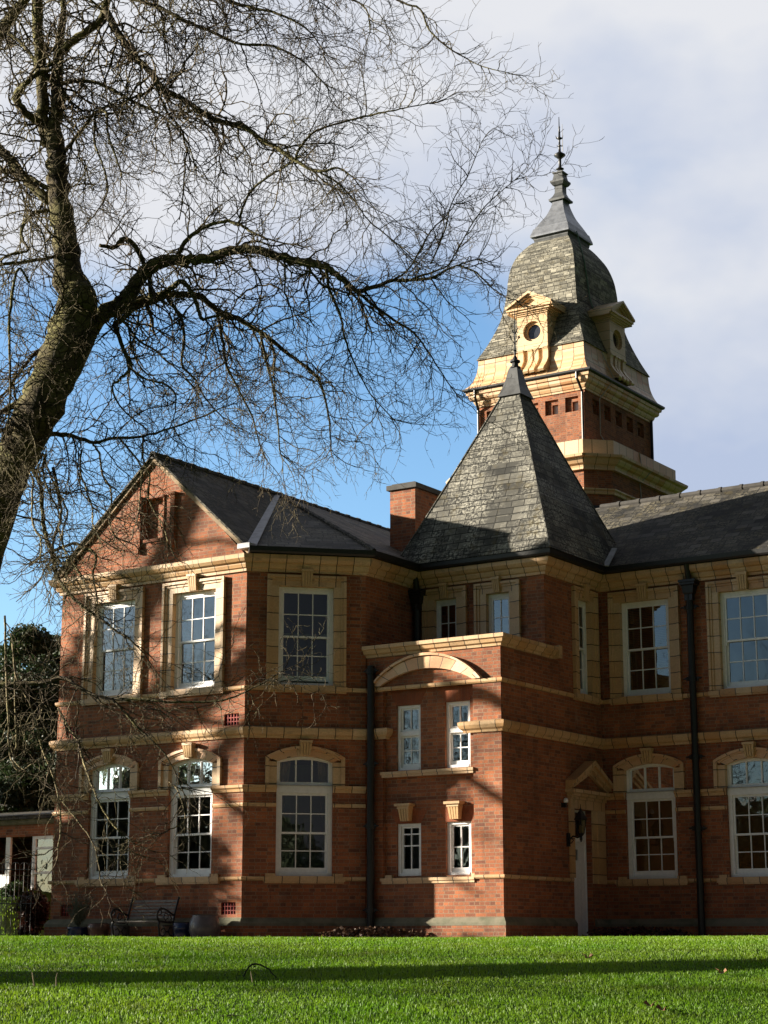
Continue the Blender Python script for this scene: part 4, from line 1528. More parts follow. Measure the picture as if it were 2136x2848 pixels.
    m.box(-21.99, -21.22, 33.44, 34.61, 9.681, 9.79)
    m.box(-21.90, -21.31, 33.53, 34.52, 9.791, 9.83)
    m.build('chimney_cap', M['ridge'], ch)
    m = MB()
    m.hexa([(-21.96, 33.44, 8.30), (-21.24, 33.44, 7.96), (-21.24, 33.52, 7.96), (-21.96, 33.52, 8.30), (-21.96, 33.44, 8.42), (-21.24, 33.44, 8.08), (-21.24, 33.52, 8.08), (-21.96, 33.52, 8.42)])
    m.hexa([(-21.30, 33.40, 7.98), (-20.75, 33.40, 7.74), (-20.75, 34.5, 7.74), (-21.30, 34.5, 7.98), (-21.30, 33.40, 8.02), (-20.75, 33.40, 7.78), (-20.75, 34.5, 7.78), (-21.30, 34.5, 8.02)])
    m.build('lead_flashing', M['lead'], ch)


house_roofs()


def downpipe(x, y, z0, z1, r=0.068, hop=None, brs=(), ux=1.0, uy=0.0, spread=0.15):
    m = MB()
    m.tube([(x, y, z0), (x, y, z1)], r, 12)
    for z in brs:
        m.tube([(x, y, z - 0.05), (x, y, z + 0.05)], r + 0.02, 12)
    o = m.build('downpipe', M['iron'], house)
    for z in brs:
        for s in (-1, 1):
            b = MB()
            b.tube([(x + s * ux * r, y + s * uy * r, z), (x + s * ux * (spread * .75), y + s * uy * (spread * .75), z + .012), (x + s * ux * (spread + 0.05), y + s * uy * (spread + .05), z)], [0.016, 0.03, 0.012], 6)
            for dz in (-0.04, 0.04):
                b.tube([(x + s * ux * (spread * .7), y + s * uy * spread * .7, z), (x + s * ux * (spread * .86), y + s * uy * spread * .86, z + dz)], [0.02, 0.016], 6)
            b.build('bracket', M['iron'], o)
    if hop:
        b = MB()
        zt = hop
        b.lathe([(0.085, zt - 0.42), (0.085, zt - 0.30), (0.11, zt - 0.27), (0.13, zt - 0.12), (0.16, zt - 0.10), (0.16, zt - 0.06), (0.185, zt - 0.05), (0.185, zt)], (x, y), sq=(1.0, 0.75))
        b.tube([(x, y, zt - .03), (x, y - 0.05, zt + 0.18), (x, y - 0.12, 7.6)], 0.06, 10)
        b.build('hopper', M['iron'], o)
    return o


downpipe(-15.50, YR - 0.13, -0.1, 7.0, 0.07, 7.22, (6.66, 5.20, 3.63, 2.22))
downpipe(-20.80 + 0.26, 32.40, 5.6, 7.0, 0.075, 7.15, ())
downpipe(-20.50, YF - 0.12, -0.1, 5.35, 0.075, None, (5.25, 3.42, 2.22, 0.62), spread=0.13)


# ---- door with its pediment
def house_door():
    h = MB()
    FB.box(h, 33.36, 34.86, -0.10, 0.056, 2.621, 2.80)
    FB.box(h, 33.33, 34.88, 0.0, 0.085, 2.801, 2.86)
    FB.box(h, 33.30, 34.90, 0.0, 0.13, 2.861, 2.92)
    FB.box(h, 33.24, 34.92, 0.0, 0.19, 2.921, 2.99)
    uc, za = 34.12, 3.60
    for sg in (-1, 1):
        e = uc + sg * 0.86 if sg < 0 else 34.93
        for (t0, t1, n1) in ((0.0, 0.09, 0.24), (0.09, 0.17, 0.18), (0.17, 0.24, 0.12)):
            FB.extr(h, [(e, 3.0 + .16 - t0 * .8), (uc, za - t0 * 1.15), (uc, za - t1 * 1.15), (e, 3.0 + .16 - t1 * .8)], 0.0, n1)
    o = h.build('door_surround', M['terra'], house)
    s = MB()
    FB.box(s, 33.36, 33.538, -0.10, 0.045, 1.26, 2.62)
    s.build('jamb', M['terra_jamb'], o)
    s = MB()
    FB.box(s, 34.342, 34.52, -0.30, 0.03, 1.17, 2.62)
    FB.box(s, 34.519, 34.86, -0.02, 0.055, 1.17, 2.62)
    s.build('jamb', M['terra_jamb'], o)
    t = MB()
    FB.extr(t, [(33.5, 2.992), (34.75, 2.992), (uc, 3.40)], 0.0, 0.05)
    t.build('tympanum', M['brick'], o)
    d = MB()
    n = -0.16
    u0, u1 = 33.545, 34.335
    zd = 1.98
    FB.box(d, u0, u1, n - 0.05, n, -0.1, 1.62)          # solid lower part
    FB.box(d, u0, u0 + 0.12, n - .05, n, 1.62, zd)
    FB.box(d, u1 - 0.30, u1, n - .05, n, 1.62, zd)
    FB.box(d, u0 + .12, u1 - .30, n - .05, n, zd - 0.14, zd)
    do = d.build('door', M['white'], house)
    f = MB()
    FB.box(f, u1 - 0.10, u1, n - .06, n + 0.03, zd + .002, 2.615)
    FB.box(f, u0, u0 + .06, n - .06, n + .03, zd + .002, 2.615)
    FB.box(f, u0 + .06, u1 - .10, n - .06, n + 0.035, zd + .002, zd + 0.09)
    FB.box(f, u0 + .06, u1 - .10, n - .06, n + 0.03, 2.57, 2.615)
    FB.box(f, u1 - .0, u1 + .003, n - .06, n + .03, -0.1, zd)
    f.build('fanlight_frame', M['white'], do)
    pane(FB, u0 + .12, u1 - .30, 1.60, zd - .12, n - 0.025, do)
    pane(FB, u0 + .05, u1 - .09, zd + .05, 2.6, n - 0.02, do)
    g = MB()
    for k in range(1, 6):
        u = u0 + (u1 - u0) * k / 6
        FB.box(g, u - 0.004, u + 0.004, n, n + 0.004, 0.1, 1.5)
    g.build('door_board', M['white'], do)


house_door()

# wall lantern by the door
def wall_lantern():
    cx, cy = XT + 0.30, 33.30
    t = thing('wall_lantern', 'black carriage lantern on a scrolled bracket beside the white door', 'lamp', (XT, cy, 2.0))
    m = MB()
    m.box(XT, XT + 0.035, cy - 0.05, cy + 0.05, 1.86, 2.12)
    m.tube([(XT + .03, cy, 1.98), (XT + .12, cy, 2.06), (XT + .22, cy, 2.03), (cx, cy, 2.07)], 0.018, 8)
    m.tube([(XT + .03, cy, 1.92), (XT + .09, cy, 1.93), (XT + .13, cy, 1.98), (XT + .10, cy, 2.01)], 0.012, 8)
    m.lathe([(0.012, 1.94), (0.03, 2.0), (0.018, 2.04), (0.06, 2.09), (0.07, 2.11)], (cx, cy), 12)
    m.build('bracket', M['iron'], t)
    m = MB()
    n = 6
    for k in range(n):
        a = 2 * math.pi * k / n
        m.tube([(cx + .072 * math.cos(a), cy + .072 * math.sin(a), 2.11), (cx + .118 * math.cos(a), cy + .118 * math.sin(a), 2.37)], 0.010, 6)
    m.lathe([(0.14, 2.37), (0.15, 2.385), (0.10, 2.46), (0.055, 2.53), (0.03, 2.55), (0.028, 2.58), (0.012, 2.60), (0.004, 2.68)], (cx, cy), 6)
    m.build('lantern_frame', M['iron'], t)
    m = MB()
    m.lathe([(0.068, 2.11), (0.112, 2.37)], (cx, cy), 6)
    m.build('lantern_glass', M['lamp_glass'], t)
    m = MB()
    m.lathe([(0.03, 2.11), (0.035, 2.14), (0.03, 2.25), (0.01, 2.28)], (cx, cy), 10)
    m.build('bulb', M['curtain'], t)


wall_lantern()


def wall_sensor():
    y = 33.09
    t = thing('security_sensor', 'small white and black motion sensor on brick left of the door pediment', 'sensor', (XT, y, 2.7))  # motion sensor only, not a lamp
    m = MB()
    m.lathe([(0.02, 2.70), (0.045, 2.71), (0.05, 2.745), (0.035, 2.785), (0.01, 2.795)], (XT + 0.09, y), 12)
    m.build('sensor_head', M['white'], t, smooth_=True)
    m = MB()
    m.box(XT, XT + 0.10, y - 0.03, y + 0.03, 2.61, 2.70)
    m.build('sensor_base', M['iron'], t)


wall_sensor()


# ------------------------------------------------------------------ the water tower behind
def build_tower():
    tw = thing('water_tower', 'tall square brick tower with buff cornices, slate dome, round dormers and lead spire', 'tower')
    x0, x1, y0, y1 = -30.49, -26.53, 51.98, 56.82
    cx, cy, a, b = -28.51, 54.40, 1.98, 2.42
    T1 = Fr(0, y0, 1, 0)
    T2 = Fr(x1, 0, 0, 1)
    zw = 16.93
    hA = [(-28.51 + k * 0.735 + .03, 0) for k in (-2, -1, 0, 1, 2)]
    hB = [(54.40 + k * 0.83, 0) for k in (-2, -1, 0, 1, 2)]
    mb = MB()
    for fr, u0, u1, hs in ((T1, x0, x1, hA), (T2, y0, y1, hB)):
        fr.wall(mb, u0, u1, 14.0, 17.85, [(h - .24, h + .24, zw - .20, zw + .30, .10) for h, _ in hs])
        for h, _ in hs:
            fr.wall(mb, h - .24, h + .24, zw - .20, zw + .30, [(h - .03, h + .20, zw - .19, zw + .15, .12)], n=-0.10)
    Fr(x0, 0, 0, -1).wall(mb, -y1, -y0, 14.0, 17.7)
    Fr(0, y1, -1, 0).wall(mb, -x1, -x0, 14.0, 17.7)
    mb.build('shaft', M['brick'], tw)
    for fr, hs in ((T1, hA), (T2, hB)):
        for h, _ in hs:
            m = MB()
            fr.box(m, h - .028, h + .198, -.225, -.20, zw - .188, zw + .148)
            m.build('window', M['pale_pane'], tw)
    rect = [(x0, y0), (x1, y0), (x1, y1), (x0, y1)]
    m = MB()
    m.sweep(rect, [(0, 17.40), (0.04, 17.40), (0.05, 17.46), (0.08, 17.47), (0.12, 17.55), (0.13, 17.60), (0.20, 17.63), (0.24, 17.69), (0.25, 17.78), (0.30, 17.80), (0.32, 17.89), (0, 17.90)], closed=True)
    m.build('cornice', M['terra_tw'], tw)
    m = MB()
    m.sweep(rect, [(0.28, 17.902), (0.36, 17.905), (0.395, 17.94), (0.40, 18.00), (0.30, 18.005), (0.2, 17.96)], closed=True)
    m.build('gutter', M['iron'], tw)

    def dome(prof, name, mat):
        m = MB()
        P = []
        for s, z in prof:
            P.append((s, z))
        lay = [[(cx + s * a, cy - s * b, z), (cx + s * a, cy + s * b, z), (cx - s * a, cy + s * b, z), (cx - s * a, cy - s * b, z)] for s, z in P]
        for i in range(len(P) - 1):
            run = P[i][1]
            for j in range(4):
                j2 = (j + 1) % 4
                m.poly([lay[i][j], lay[i][j2], lay[i + 1][j2], lay[i + 1][j]])
        m.poly(lay[0][::-1])
        m.poly(lay[-1])
        return m.build(name, mat, tw)

    def curve(pts, n=6):
        out = []
        for i in range(len(pts) - 1):
            p0 = pts[max(i - 1, 0)]
            p1, p2 = pts[i], pts[i + 1]
            p3 = pts[min(i + 2, len(pts) - 1)]
            for k in range(n):
                t = k / n
                out.append(tuple(0.5 * ((2 * p1[q]) + (-p0[q] + p2[q]) * t + (2 * p0[q] - 5 * p1[q] + 4 * p2[q] - p3[q]) * t * t + (-p0[q] + 3 * p1[q] - 3 * p2[q] + p3[q]) * t ** 3) for q in (0, 1)))
        out.append(pts[-1])
        return out
    dome(curve([(1.165, 17.99), (1.10, 18.14), (1.045, 18.38), (1.01, 18.68), (0.995, 19.05)], 4), 'tiled_skirt', M['terra_sky'])
    dome(curve([(1.02, 19.052), (0.92, 19.48), (0.825, 19.97), (0.742, 20.50), (0.690, 21.05), (0.660, 21.55), (0.645, 21.95), (0.612, 22.42), (0.535, 22.90), (0.42, 23.28), (0.345, 23.47)], 4), 'roof', M['slate_tower'])
    dome([(0.335, 23.38), (0.325, 23.52), (0.335, 23.58), (0.335, 23.68), (0.32, 23.69)], 'collar', M['lead_dark'])
    dome(curve([(0.375, 23.66), (0.372, 23.74), (0.355, 23.84), (0.335, 23.98)], 4) + [(0.315, 23.985)] + curve([(0.31, 24.04), (0.25, 24.27), (0.18, 24.53), (0.135, 24.78), (0.108, 24.98), (0.095, 25.16)], 4), 'lead_spire', M['lead'])
    fy = b / a
    m = MB()
    m.lathe([(0.30, 25.10), (0.31, 25.17), (0.27, 25.20), (0.20, 25.30), (0.15, 25.42), (0.145, 25.66), (0.20, 25.70), (0.26, 25.80), (0.265, 25.86), (0.20, 25.90), (0.17, 26.05), (0.165, 26.12), (0.20, 26.14), (0.20, 26.18), (0.10, 26.20), (0.06, 26.28)], (cx, cy), sq=(1, 1.05))
    f = m.build('finial', M['lead_dark'], tw)
    m = MB()
    m.lathe([(0.06, 26.27), (0.08, 26.30), (0.14, 26.335), (0.14, 26.35), (0.07, 26.38), (0.05, 26.44), (0.05, 26.70), (0.08, 26.74), (0.205, 26.84), (0.195, 26.88), (0.08, 26.96), (0.045, 27.0), (0.035, 27.2), (0.06, 27.22), (0.035, 27.24), (0.03, 27.42), (0.05, 27.46), (0.10, 27.50), (0.04, 27.54), (0.025, 27.9), (0.04, 27.92), (0.018, 27.94), (0.012, 28.3)], (cx, cy), 12)
    m.build('spike', M['iron'], f, smooth_=True)
    m = MB()
    for q in range(4):
        c, s = math.cos(q * 1.571 + .5), math.sin(q * 1.571 + .5)
        m.tube([(cx, cy, 27.44), (cx + c * .10, cy + s * .10, 27.50), (cx + c * .13, cy + s * .13, 27.60)], [0.022, 0.022, 0.006], 5)
        m.tube([(cx, cy, 27.20), (cx + c * .09, cy + s * .09, 27.20), (cx + c * .09, cy + s * .09, 27.26)], [0.016, 0.016, 0.006], 5)
    m.build('leafwork', M['iron'], f)
    m = MB()
    m.tube([(cx + .12, cy, 26.97), (cx + .12, cy, 28.0)], [0.014, 0.008], 5)
    m.tube([(cx, cy, 27.2), (cx + .12, cy, 27.2)], 0.010, 5)
    m.tube([(cx + .02, cy, 27.7), (cx + .19, cy, 27.8)], 0.009, 5)
    m.build('lightning_rod', M['iron'], f)

    # dormers with a round window under a pediment
    def dormer(fr, uc, dim):
        zc = 19.660
        hw = 0.56
        n0, n1 = -1.2, 0.0
        m = MB()
        k = 28
        R = 0.345
        # front face with round hole: ring of quads to the outline
        zb, zt = 19.030, 20.230
        circ = [(uc + R * math.cos(2 * math.pi * i / k), zc + R * math.sin(2 * math.pi * i / k)) for i in range(k)]

        def outl(i):
            an = 2 * math.pi * i / k
            dx, dz = math.cos(an), math.sin(an)
            sc = min(hw / abs(dx) if abs(dx) > 1e-6 else 9, ((zt - zc) if dz > 0 else (zc - zb)) / abs(dz) if abs(dz) > 1e-6 else 9)
            return (uc + dx * sc, zc + dz * sc)
        for i in range(k):
            j = (i + 1) % k
            A, B, Cc, Dd = circ[i], circ[j], outl(j), outl(i)
            m.poly([fr.p(A[0], n1, A[1]), fr.p(B[0], n1, B[1]), fr.p(Cc[0], n1, Cc[1]), fr.p(Dd[0], n1, Dd[1])])
            m.poly([fr.p(A[0], n1, A[1]), fr.p(B[0], n1, B[1]), fr.p(B[0], n1 - .22, B[1]), fr.p(A[0], n1 - .22, A[1])])
        for sx in (-1, 1):
            m.poly([fr.p(uc + sx * hw, n1, zb), fr.p(uc + sx * hw, n0, zb), fr.p(uc + sx * hw, n0, zt), fr.p(uc + sx * hw, n1, zt)])
            # corner fillers where the ring misses the rectangle's corners
        o = m.build('dormer', M['terra_dorm'], tw)
        for sx in (-1, 1):
            for z_0, z_1 in ((zt - .30, zt), (zb, zb + .22)):
                m = MB()
                fr.box(m, min(uc + sx * (hw - .26), uc + sx * (hw + .004)), max(uc + sx * (hw - .26), uc + sx * (hw + .004)), -0.3, 0.004, z_0, z_1)
                m.build('corner_block', M['terra_dorm'], o)
        m = MB()
        for (w_, z_0, z_1, nn) in ((0.60, 20.230, 20.280, .05), (0.66, 20.281, 20.330, .10), (0.73, 20.331, 20.400, .16), (0.80, 20.401, 20.470, .22)):
            fr.box(m, uc - w_, uc + w_, n0, nn, z_0, z_1)
        for (d0, d1, nn) in ((0.0, .08, .26), (.08, .15, .20), (.15, .22, .14)):
            for sx in (-1, 1):
                fr.extr(m, [(uc + sx * 0.86, 20.550 - d0), (uc, 20.990 - d0), (uc, 20.990 - d1), (uc + sx * .86, 20.550 - d1)], -1.6, nn)
        fr.extr(m, [(uc - .78, 20.470), (uc + .78, 20.470), (uc, 20.870)], -1.6, 0.06)
        m.build('pediment', M['terra_dorm'], o)
        m = MB()
        for i in range(k):
            j = (i + 1) % k
            for r0, r1, nn in ((R - .09, R - .001, -0.10),):
                P = [(uc + r * math.cos(2 * math.pi * q / k), zc + r * math.sin(2 * math.pi * q / k)) for q in (i, j) for r in (r0, r1)]
                m.hexa([fr.p(P[0][0], nn - .1, P[0][1]), fr.p(P[1][0], nn - .1, P[1][1]), fr.p(P[3][0], nn - .1, P[3][1]), fr.p(P[2][0], nn - .1, P[2][1]),
                        fr.p(P[0][0], nn, P[0][1]), fr.p(P[1][0], nn, P[1][1]), fr.p(P[3][0], nn, P[3][1]), fr.p(P[2][0], nn, P[2][1])])
        m.build('oculus_frame', M['terra_dorm'], o)
        m = MB()
        m.poly([fr.p(uc + (R - .05) * math.cos(2 * math.pi * i / k), -.17, zc + (R - .05) * math.sin(2 * math.pi * i / k)) for i in range(k)])
        m.build('oculus_pane', M['dark_pane'], o)
        # scrolled apron running down over the skirt
        prof = [(0.00, 19.110), (0.05, 19.060), (0.055, 19.010), (0.02, 18.970), (0.0, 18.910), (-0.02, 18.680), (0.00, 18.510), (0.07, 18.370), (0.14, 18.280), (0.14, 18.200), (0.08, 18.150), (0.02, 18.180)]
        for i, (u0, u1, dn) in enumerate(((-.56, -.36, .09), (-.36, -.20, 0.0), (-.20, -.03, .08), (-.03, .03, 0.0), (.03, .20, .08), (.20, .36, 0.0), (.36, .56, .09))):
            m = MB()
            fp = (cy - 51.84) if dim == b else (-26.40 - cx)
            A = [(p[0] + dn + 0.03 + np.interp(p[1], [18.0, 18.14, 18.510, 18.68, 19.05], [1.165, 1.10, 1.045, 1.01, 0.995]) * dim - fp, p[1]) for p in prof]
            L0 = [fr.p(uc + u0, n, z) for n, z in A]
            L1 = [fr.p(uc + u1, n, z) for n, z in A]
            for q in range(len(A) - 1):
                m.poly([L0[q], L1[q], L1[q + 1], L0[q + 1]])
            m.poly(L0 + [fr.p(uc + u0, -.5, 18.180), fr.p(uc + u0, -.5, 19.110)])
            m.poly(L1 + [fr.p(uc + u1, -.5, 18.180), fr.p(uc + u1, -.5, 19.110)])
            m.build('apron_scroll', M['terra_dorm'], o)
    dormer(Fr(0, 51.84, 1, 0), -28.33, b)
    dormer(Fr(-26.40, 0, 0, 1), 54.22, a)

    # chamfered base with its tile parapet
    bx0, bx1, by0, by1, c = -31.40, -25.62, 51.38, 57.48, 0.72
    oct_ = [(bx0 + c, by0), (bx1 - c, by0), (bx1, by0 + c), (bx1, by1 - c), (bx1 - c, by1), (bx0 + c, by1), (bx0, by1 - c), (bx0, by0 + c)]
    ins = lambda d: [(p[0] + (cx - p[0]) / abs(cx - p[0]) * d, p[1] + (cy - p[1]) / abs(cy - p[1]) * d) for p in oct_]
    m = MB()
    m.sweep(oct_, [(-0.05, 15.02), (0.0, 15.02), (0.0, 15.585), (-0.16, 15.595), (-0.16, 15.3)], closed=True)
    m.build('parapet', M['terra_par'], tw)
    m = MB()
    m.sweep(oct_, [(-0.10, 14.66), (0.02, 14.66), (0.05, 14.74), (0.14, 14.78), (0.20, 14.86), (0.22, 14.93), (0.36, 14.95), (0.38, 15.03), (0.0, 15.06)], closed=True)
    m.build('cornice', M['terra_tw'], tw)
    m = MB()
    m.sweep(oct_, [(-0.09, 14.60), (0.04, 14.60), (0.04, 14.66), (-0.09, 14.66)], closed=True)
    m.sweep(oct_, [(-0.09, 13.82), (-0.02, 13.82), (0.0, 13.88), (-0.04, 13.92), (0.02, 13.96), (0.02, 14.0), (-0.09, 14.02)], closed=True)
    m.build('string_course', M['terra_tw'], tw)
    m = MB()
    P8 = [(p[0], p[1]) for p in oct_]
    m.sweep(oct_, [(-0.08, -0.5), (-0.08, 14.7)], closed=True)
    m.build('base', M['brick'], tw)
    m = MB()
    m.poly([(p[0], p[1], 15.2) for p in oct_])
    m.build('flat_roof', M['lead'], tw)
    ch = Fr(bx1 - c, by0, 1, 1)
    for fr, us in ((ch, (0.5,)), (Fr(bx1, 0, 0, 1), (52.4, 53.5, 54.6, 55.7))):
        for u in us:
            m = MB()
            fr.box(m, u - .24, u + .24, -.06, -0.055, 13.02, 13.45)
            m.build('window', M['dark_pane'], tw)
    # rainwater pipes and cables
    def pipe(pts, r, mat, name):
        m = MB()
        m.tube(pts, r, 8)
        m.build(name, mat, tw)
    pipe([(x1 - .10, y0 - .34, 17.92), (x1 - .10, y0 - .34, 17.72), (x1 - .06, y0 - .06, 17.32), (x1 - .06, y0 - .06, 15.4)], 0.045, M['iron'], 'downpipe')
    pipe([(x0 + .06, y0 - .34, 17.92), (x0 + .06, y0 - .34, 17.7), (x0 + .02, y0 - .06, 17.3), (x0 + .02, y0 - .06, 15.4)], 0.045, M['iron'], 'downpipe')
    pipe([(x1 + .06, y1 - .02, 17.5), (x1 + .06, y1 - .02, 15.9), (x1 + .1, y1 + .05, 15.75), (x1 + .06, y1 + .0, 15.4)], 0.05, M['iron'], 'downpipe')
    D = [(0.375, 23.75), (0.62, 22.4), (0.69, 21.1), (0.80, 20.1), (1.0, 19.05)]
    pts = [(cx + s * a + 0.02, cy - s * b + b * s * (0.62 - 0.13 * math.sin(i * 1.4)), z) for i, (s, z) in enumerate(D)]
    pipe(pts, 0.022, M['verde'], 'cable')
    pipe([(x1 + .03, y0 + 1.2, 19.0), (x1 + .40, y0 + 1.35, 18.02), (x1 + .05, y0 + .95, 17.3), (x1 + .03, y0 + .98, 16.1), (x1 + .03, y0 + 1.9, 15.62)], 0.016, M['wire'], 'cable')
    pipe([(bx1 + .01, y0 + 2.0, 15.6), (bx1 + .03, y0 + 2.1, 15.06), (bx1 + .38, y0 + 2.2, 15.0), (bx1 - .06, y0 + 2.1, 14.6), (bx1 - .06, y0 + 2.3, 13.0)], 0.016, M['wire'], 'cable')


M['pale_pane'] = plain_mat('pale_pane', (0.50, 0.50, 0.48), 0.25, var=0.2, scale=20)
M['dark_pane'] = plain_mat('dark_pane', (0.035, 0.04, 0.05), 0.08, var=0.2, scale=5)
M['lead_dark'] = plain_mat('lead_dark', (0.10, 0.105, 0.11), 0.5, 0.2, var=0.4, scale=6.0)
M['terra_tw'] = block_mat('terracotta_tower', 'u', 0.42, AMBER, stain=0.25)
M['terra_par'] = block_mat('terracotta_parapet', 'u', 0.50, AMBER, jw=0.02, stain=0.2)
M['terra_dorm'] = block_mat('terracotta_dormer', 'v', 0.32, [(0.76, 0.54, 0.32), (0.79, 0.59, 0.37), (0.72, 0.48, 0.26)], jw=0.010, stain=0.2)
build_tower()

# ------------------------------------------------------------------ things beside the house
def gz(x, y):
    return float(ground_z(np.array(x), np.array(y)))


M['bench_wood'] = plain_mat('weathered_slat', (0.19, 0.17, 0.15), 0.7, var=0.4, scale=12)
M['pot_blue'] = plain_mat('blue_glaze', (0.014, 0.028, 0.085), 0.2, var=0.4, scale=9)
M['pot_brown'] = plain_mat('brown_glaze', (0.16, 0.085, 0.06), 0.3, var=0.5, scale=7)
M['pot_grey'] = plain_mat('grey_glaze', (0.13, 0.115, 0.12), 0.3, var=0.4, scale=5)
M['soil'] = plain_mat('soil', (0.03, 0.022, 0.015), 0.95)
M['leaf_grey'] = plain_mat('grey_green_leaf', (0.10, 0.12, 0.075), 0.7, var=0.3)
M['leaf_red'] = plain_mat('dark_red_leaf', (0.085, 0.018, 0.015), 0.5, var=0.5, c2=(0.035, 0.03, 0.012))
M['dead_leaf'] = plain_mat('dead_leaf', (0.24, 0.12, 0.055), 0.8, var=0.5, scale=11, c2=(0.10, 0.05, 0.03))
M['purple_leaf'] = plain_mat('purple_leaf', (0.07, 0.022, 0.025), 0.6, var=0.5, scale=11)
M['stick'] = plain_mat('dark_stick', (0.03, 0.026, 0.02), 0.8)
M['stick_pale'] = plain_mat('pale_stick', (0.30, 0.24, 0.15), 0.8)


def build_bench():
    x0, x1, y = -24.82, -23.66, 28.36
    zg = gz(-24.3, y)
    t = thing('park_bench', 'garden bench with grey wooden slats and scrolled black iron ends against the gable wall', 'bench', (-24.3, y, zg))
    Z = lambda z: zg + z
    for k in range(4):
        m = MB()
        yy = y - 0.24 + k * 0.105
        m.box(x0 + .03, x1 - .03, yy, yy + 0.075, Z(.43 - k * .006), Z(.455 - k * .006))
        m.build('seat_slat', M['bench_wood'], t)
    for k in range(6):
        m = MB()
        z0 = .50 + k * .062
        o = 0.195 + k * 0.026
        m.hexa([(x0 + .03, y + o, Z(z0)), (x1 - .03, y + o, Z(z0)), (x1 - .03, y + o + .02, Z(z0)), (x0 + .03, y + o + .02, Z(z0)),
                (x0 + .03, y + o + .022, Z(z0 + .045)), (x1 - .03, y + o + .022, Z(z0 + .045)), (x1 - .03, y + o + .042, Z(z0 + .045)), (x0 + .03, y + o + .042, Z(z0 + .045))])
        m.build('back_slat', M['bench_wood'], t)
    for x in (x0, x1):
        m = MB()
        R = 0.020

        def c(pts, r=R):
            m.tube([(x, y + a, Z(b)) for a, b in pts], r, 6)
        c([(-.27, 0.0), (-.24, .05), (-.23, .2), (-.26, .36), (-.25, .44), (-.1, .43), (.1, .42), (.17, .44)])
        c([(.30, 0.0), (.24, .12), (.18, .30), (.17, .44), (.22, .62), (.30, .84), (.33, .90), (.36, .88)])
        c([(-.25, .44), (-.30, .50), (-.30, .60), (-.24, .67), (-.12, .68), (.0, .64), (.12, .58), (.20, .56)])
        c([(-.24, .67), (-.19, .63), (-.20, .57), (-.25, .57)], .014)
        c([(-.05, .45), (-.12, .52), (-.08, .60), (0, .58), (.02, .51), (-.04, .48)], .012)
        c([(.05, .44), (.12, .50), (.08, .56), (.02, .58)], .012)
        c([(-.23, .2), (-.12, .16), (-.04, .24), (-.10, .32), (-.17, .28)], .012)
        c([(.18, .30), (.08, .34), (.02, .26), (.08, .18), (.2, .18)], .012)
        c([(-.04, .24), (.02, .26)], .012)
        m.build('bench_end', M['iron'], t)


build_bench()


def pot(x, y, prof, mat, label, plant=None):
    zg = gz(x, y)
    t = thing('plant_pot', label, 'pot', (x, y, zg), 'pots along the foot of the gable wall')
    m = MB()
    m.lathe([(r, zg + z) for r, z in prof], (x, y), 20)
    m.build('pot', mat, t, smooth_=True)
    m = MB()
    rt, zt = prof[-1]
    m.lathe([(rt * 0.86, zg + zt + .002), (rt * .8, zg + zt + .012)], (x, y), 14)
    m.build('soil', M['soil'], t)
    if plant:
        m = MB()
        rnd = random.Random(int(abs(x) * 100))
        for k in range(plant):
            a = rnd.uniform(0, 6.28)
            L_ = rnd.uniform(.25, .75)
            tilt = rnd.uniform(.1, .75)
            p = [(x, y, zg + zt)]
            for q in range(1, 5):
                f = q / 4
                p.append((x + math.cos(a) * L_ * tilt * f, y + min(math.sin(a), .35) * L_ * tilt * f, zg + zt + L_ * f * (1 - .25 * tilt * f)))
            m.tube(p, [.006, .005, .005, .004, .002], 4)
            for q in range(1, 5):
                for w in range(4):
                    v = Vector(p[q]) + Vector((rnd.uniform(-.05, .05), rnd.uniform(-.05, .05), rnd.uniform(-.05, .05)))
                    d1 = Vector((rnd.uniform(-1, 1), rnd.uniform(-1, 1), rnd.uniform(-.3, 1))).normalized() * .045
                    d2 = d1.orthogonal().normalized() * .008
                    m.poly([v - d2, v + d1 * .5 - d2 * .4, v + d1, v + d2])
        m.build('plant', M['leaf_grey'], t, recalc=False)


pr = [(0.12, 0.0), (0.17, .08), (0.195, .2), (0.185, .30), (0.20, .33), (0.20, .36)]
pot(-26.02, 28.45, [(0.14, 0), (.19, .08), (.22, .2), (.20, .27), (.215, .30), (.215, .33)], M['pot_blue'], 'blue glazed pot with a spiky grey-green shrub, leftmost by the wall', 90)
pot(-25.48, 28.45, [(0.15, 0), (.185, .15), (.20, .27), (.215, .29), (.215, .40)], M['pot_brown'], 'brown terracotta pot with a wide rim left of the bench')
pot(-25.05, 28.60, pr, M['pot_grey'], 'small grey pot half hidden behind the left bench end')
pot(-23.80, 28.62, pr, M['pot_brown'], 'brown pot under the right end of the bench')
pot(-23.36, 28.45, [(0.12, 0), (.15, .08), (.175, .2), (.165, .26), (.18, .28), (.18, .42)], M['pot_blue'], 'dark blue and brown pot between the bench and the big round pot')
pot(-22.86, 28.50, [(0.16, 0), (.25, .12), (.30, .28), (.295, .42), (.25, .52), (.24, .54), (.255, .56)], M['pot_grey'], 'big round grey glazed pot right of the bench', 0)


def leafy(mbv, mbf, centre, rad, n, size, rnd):
    c = np.array(centre)
    u = rnd.normal(size=(n, 3))
    u /= np.linalg.norm(u, axis=1)[:, None]
    rr = rnd.random(n) ** (1 / 2.2)
    p = c + u * rr[:, None] * np.array(rad)
    a = rnd.normal(size=(n, 3))
    a /= np.linalg.norm(a, axis=1)[:, None]
    b = np.cross(a, rnd.normal(size=(n, 3)))
    b /= np.linalg.norm(b, axis=1)[:, None]
    sz = size * rnd.uniform(.6, 1.3, n)[:, None]
    a, b = a * sz, b * sz * .55
    return np.stack([p - a, p + b, p + a, p - b], 1)


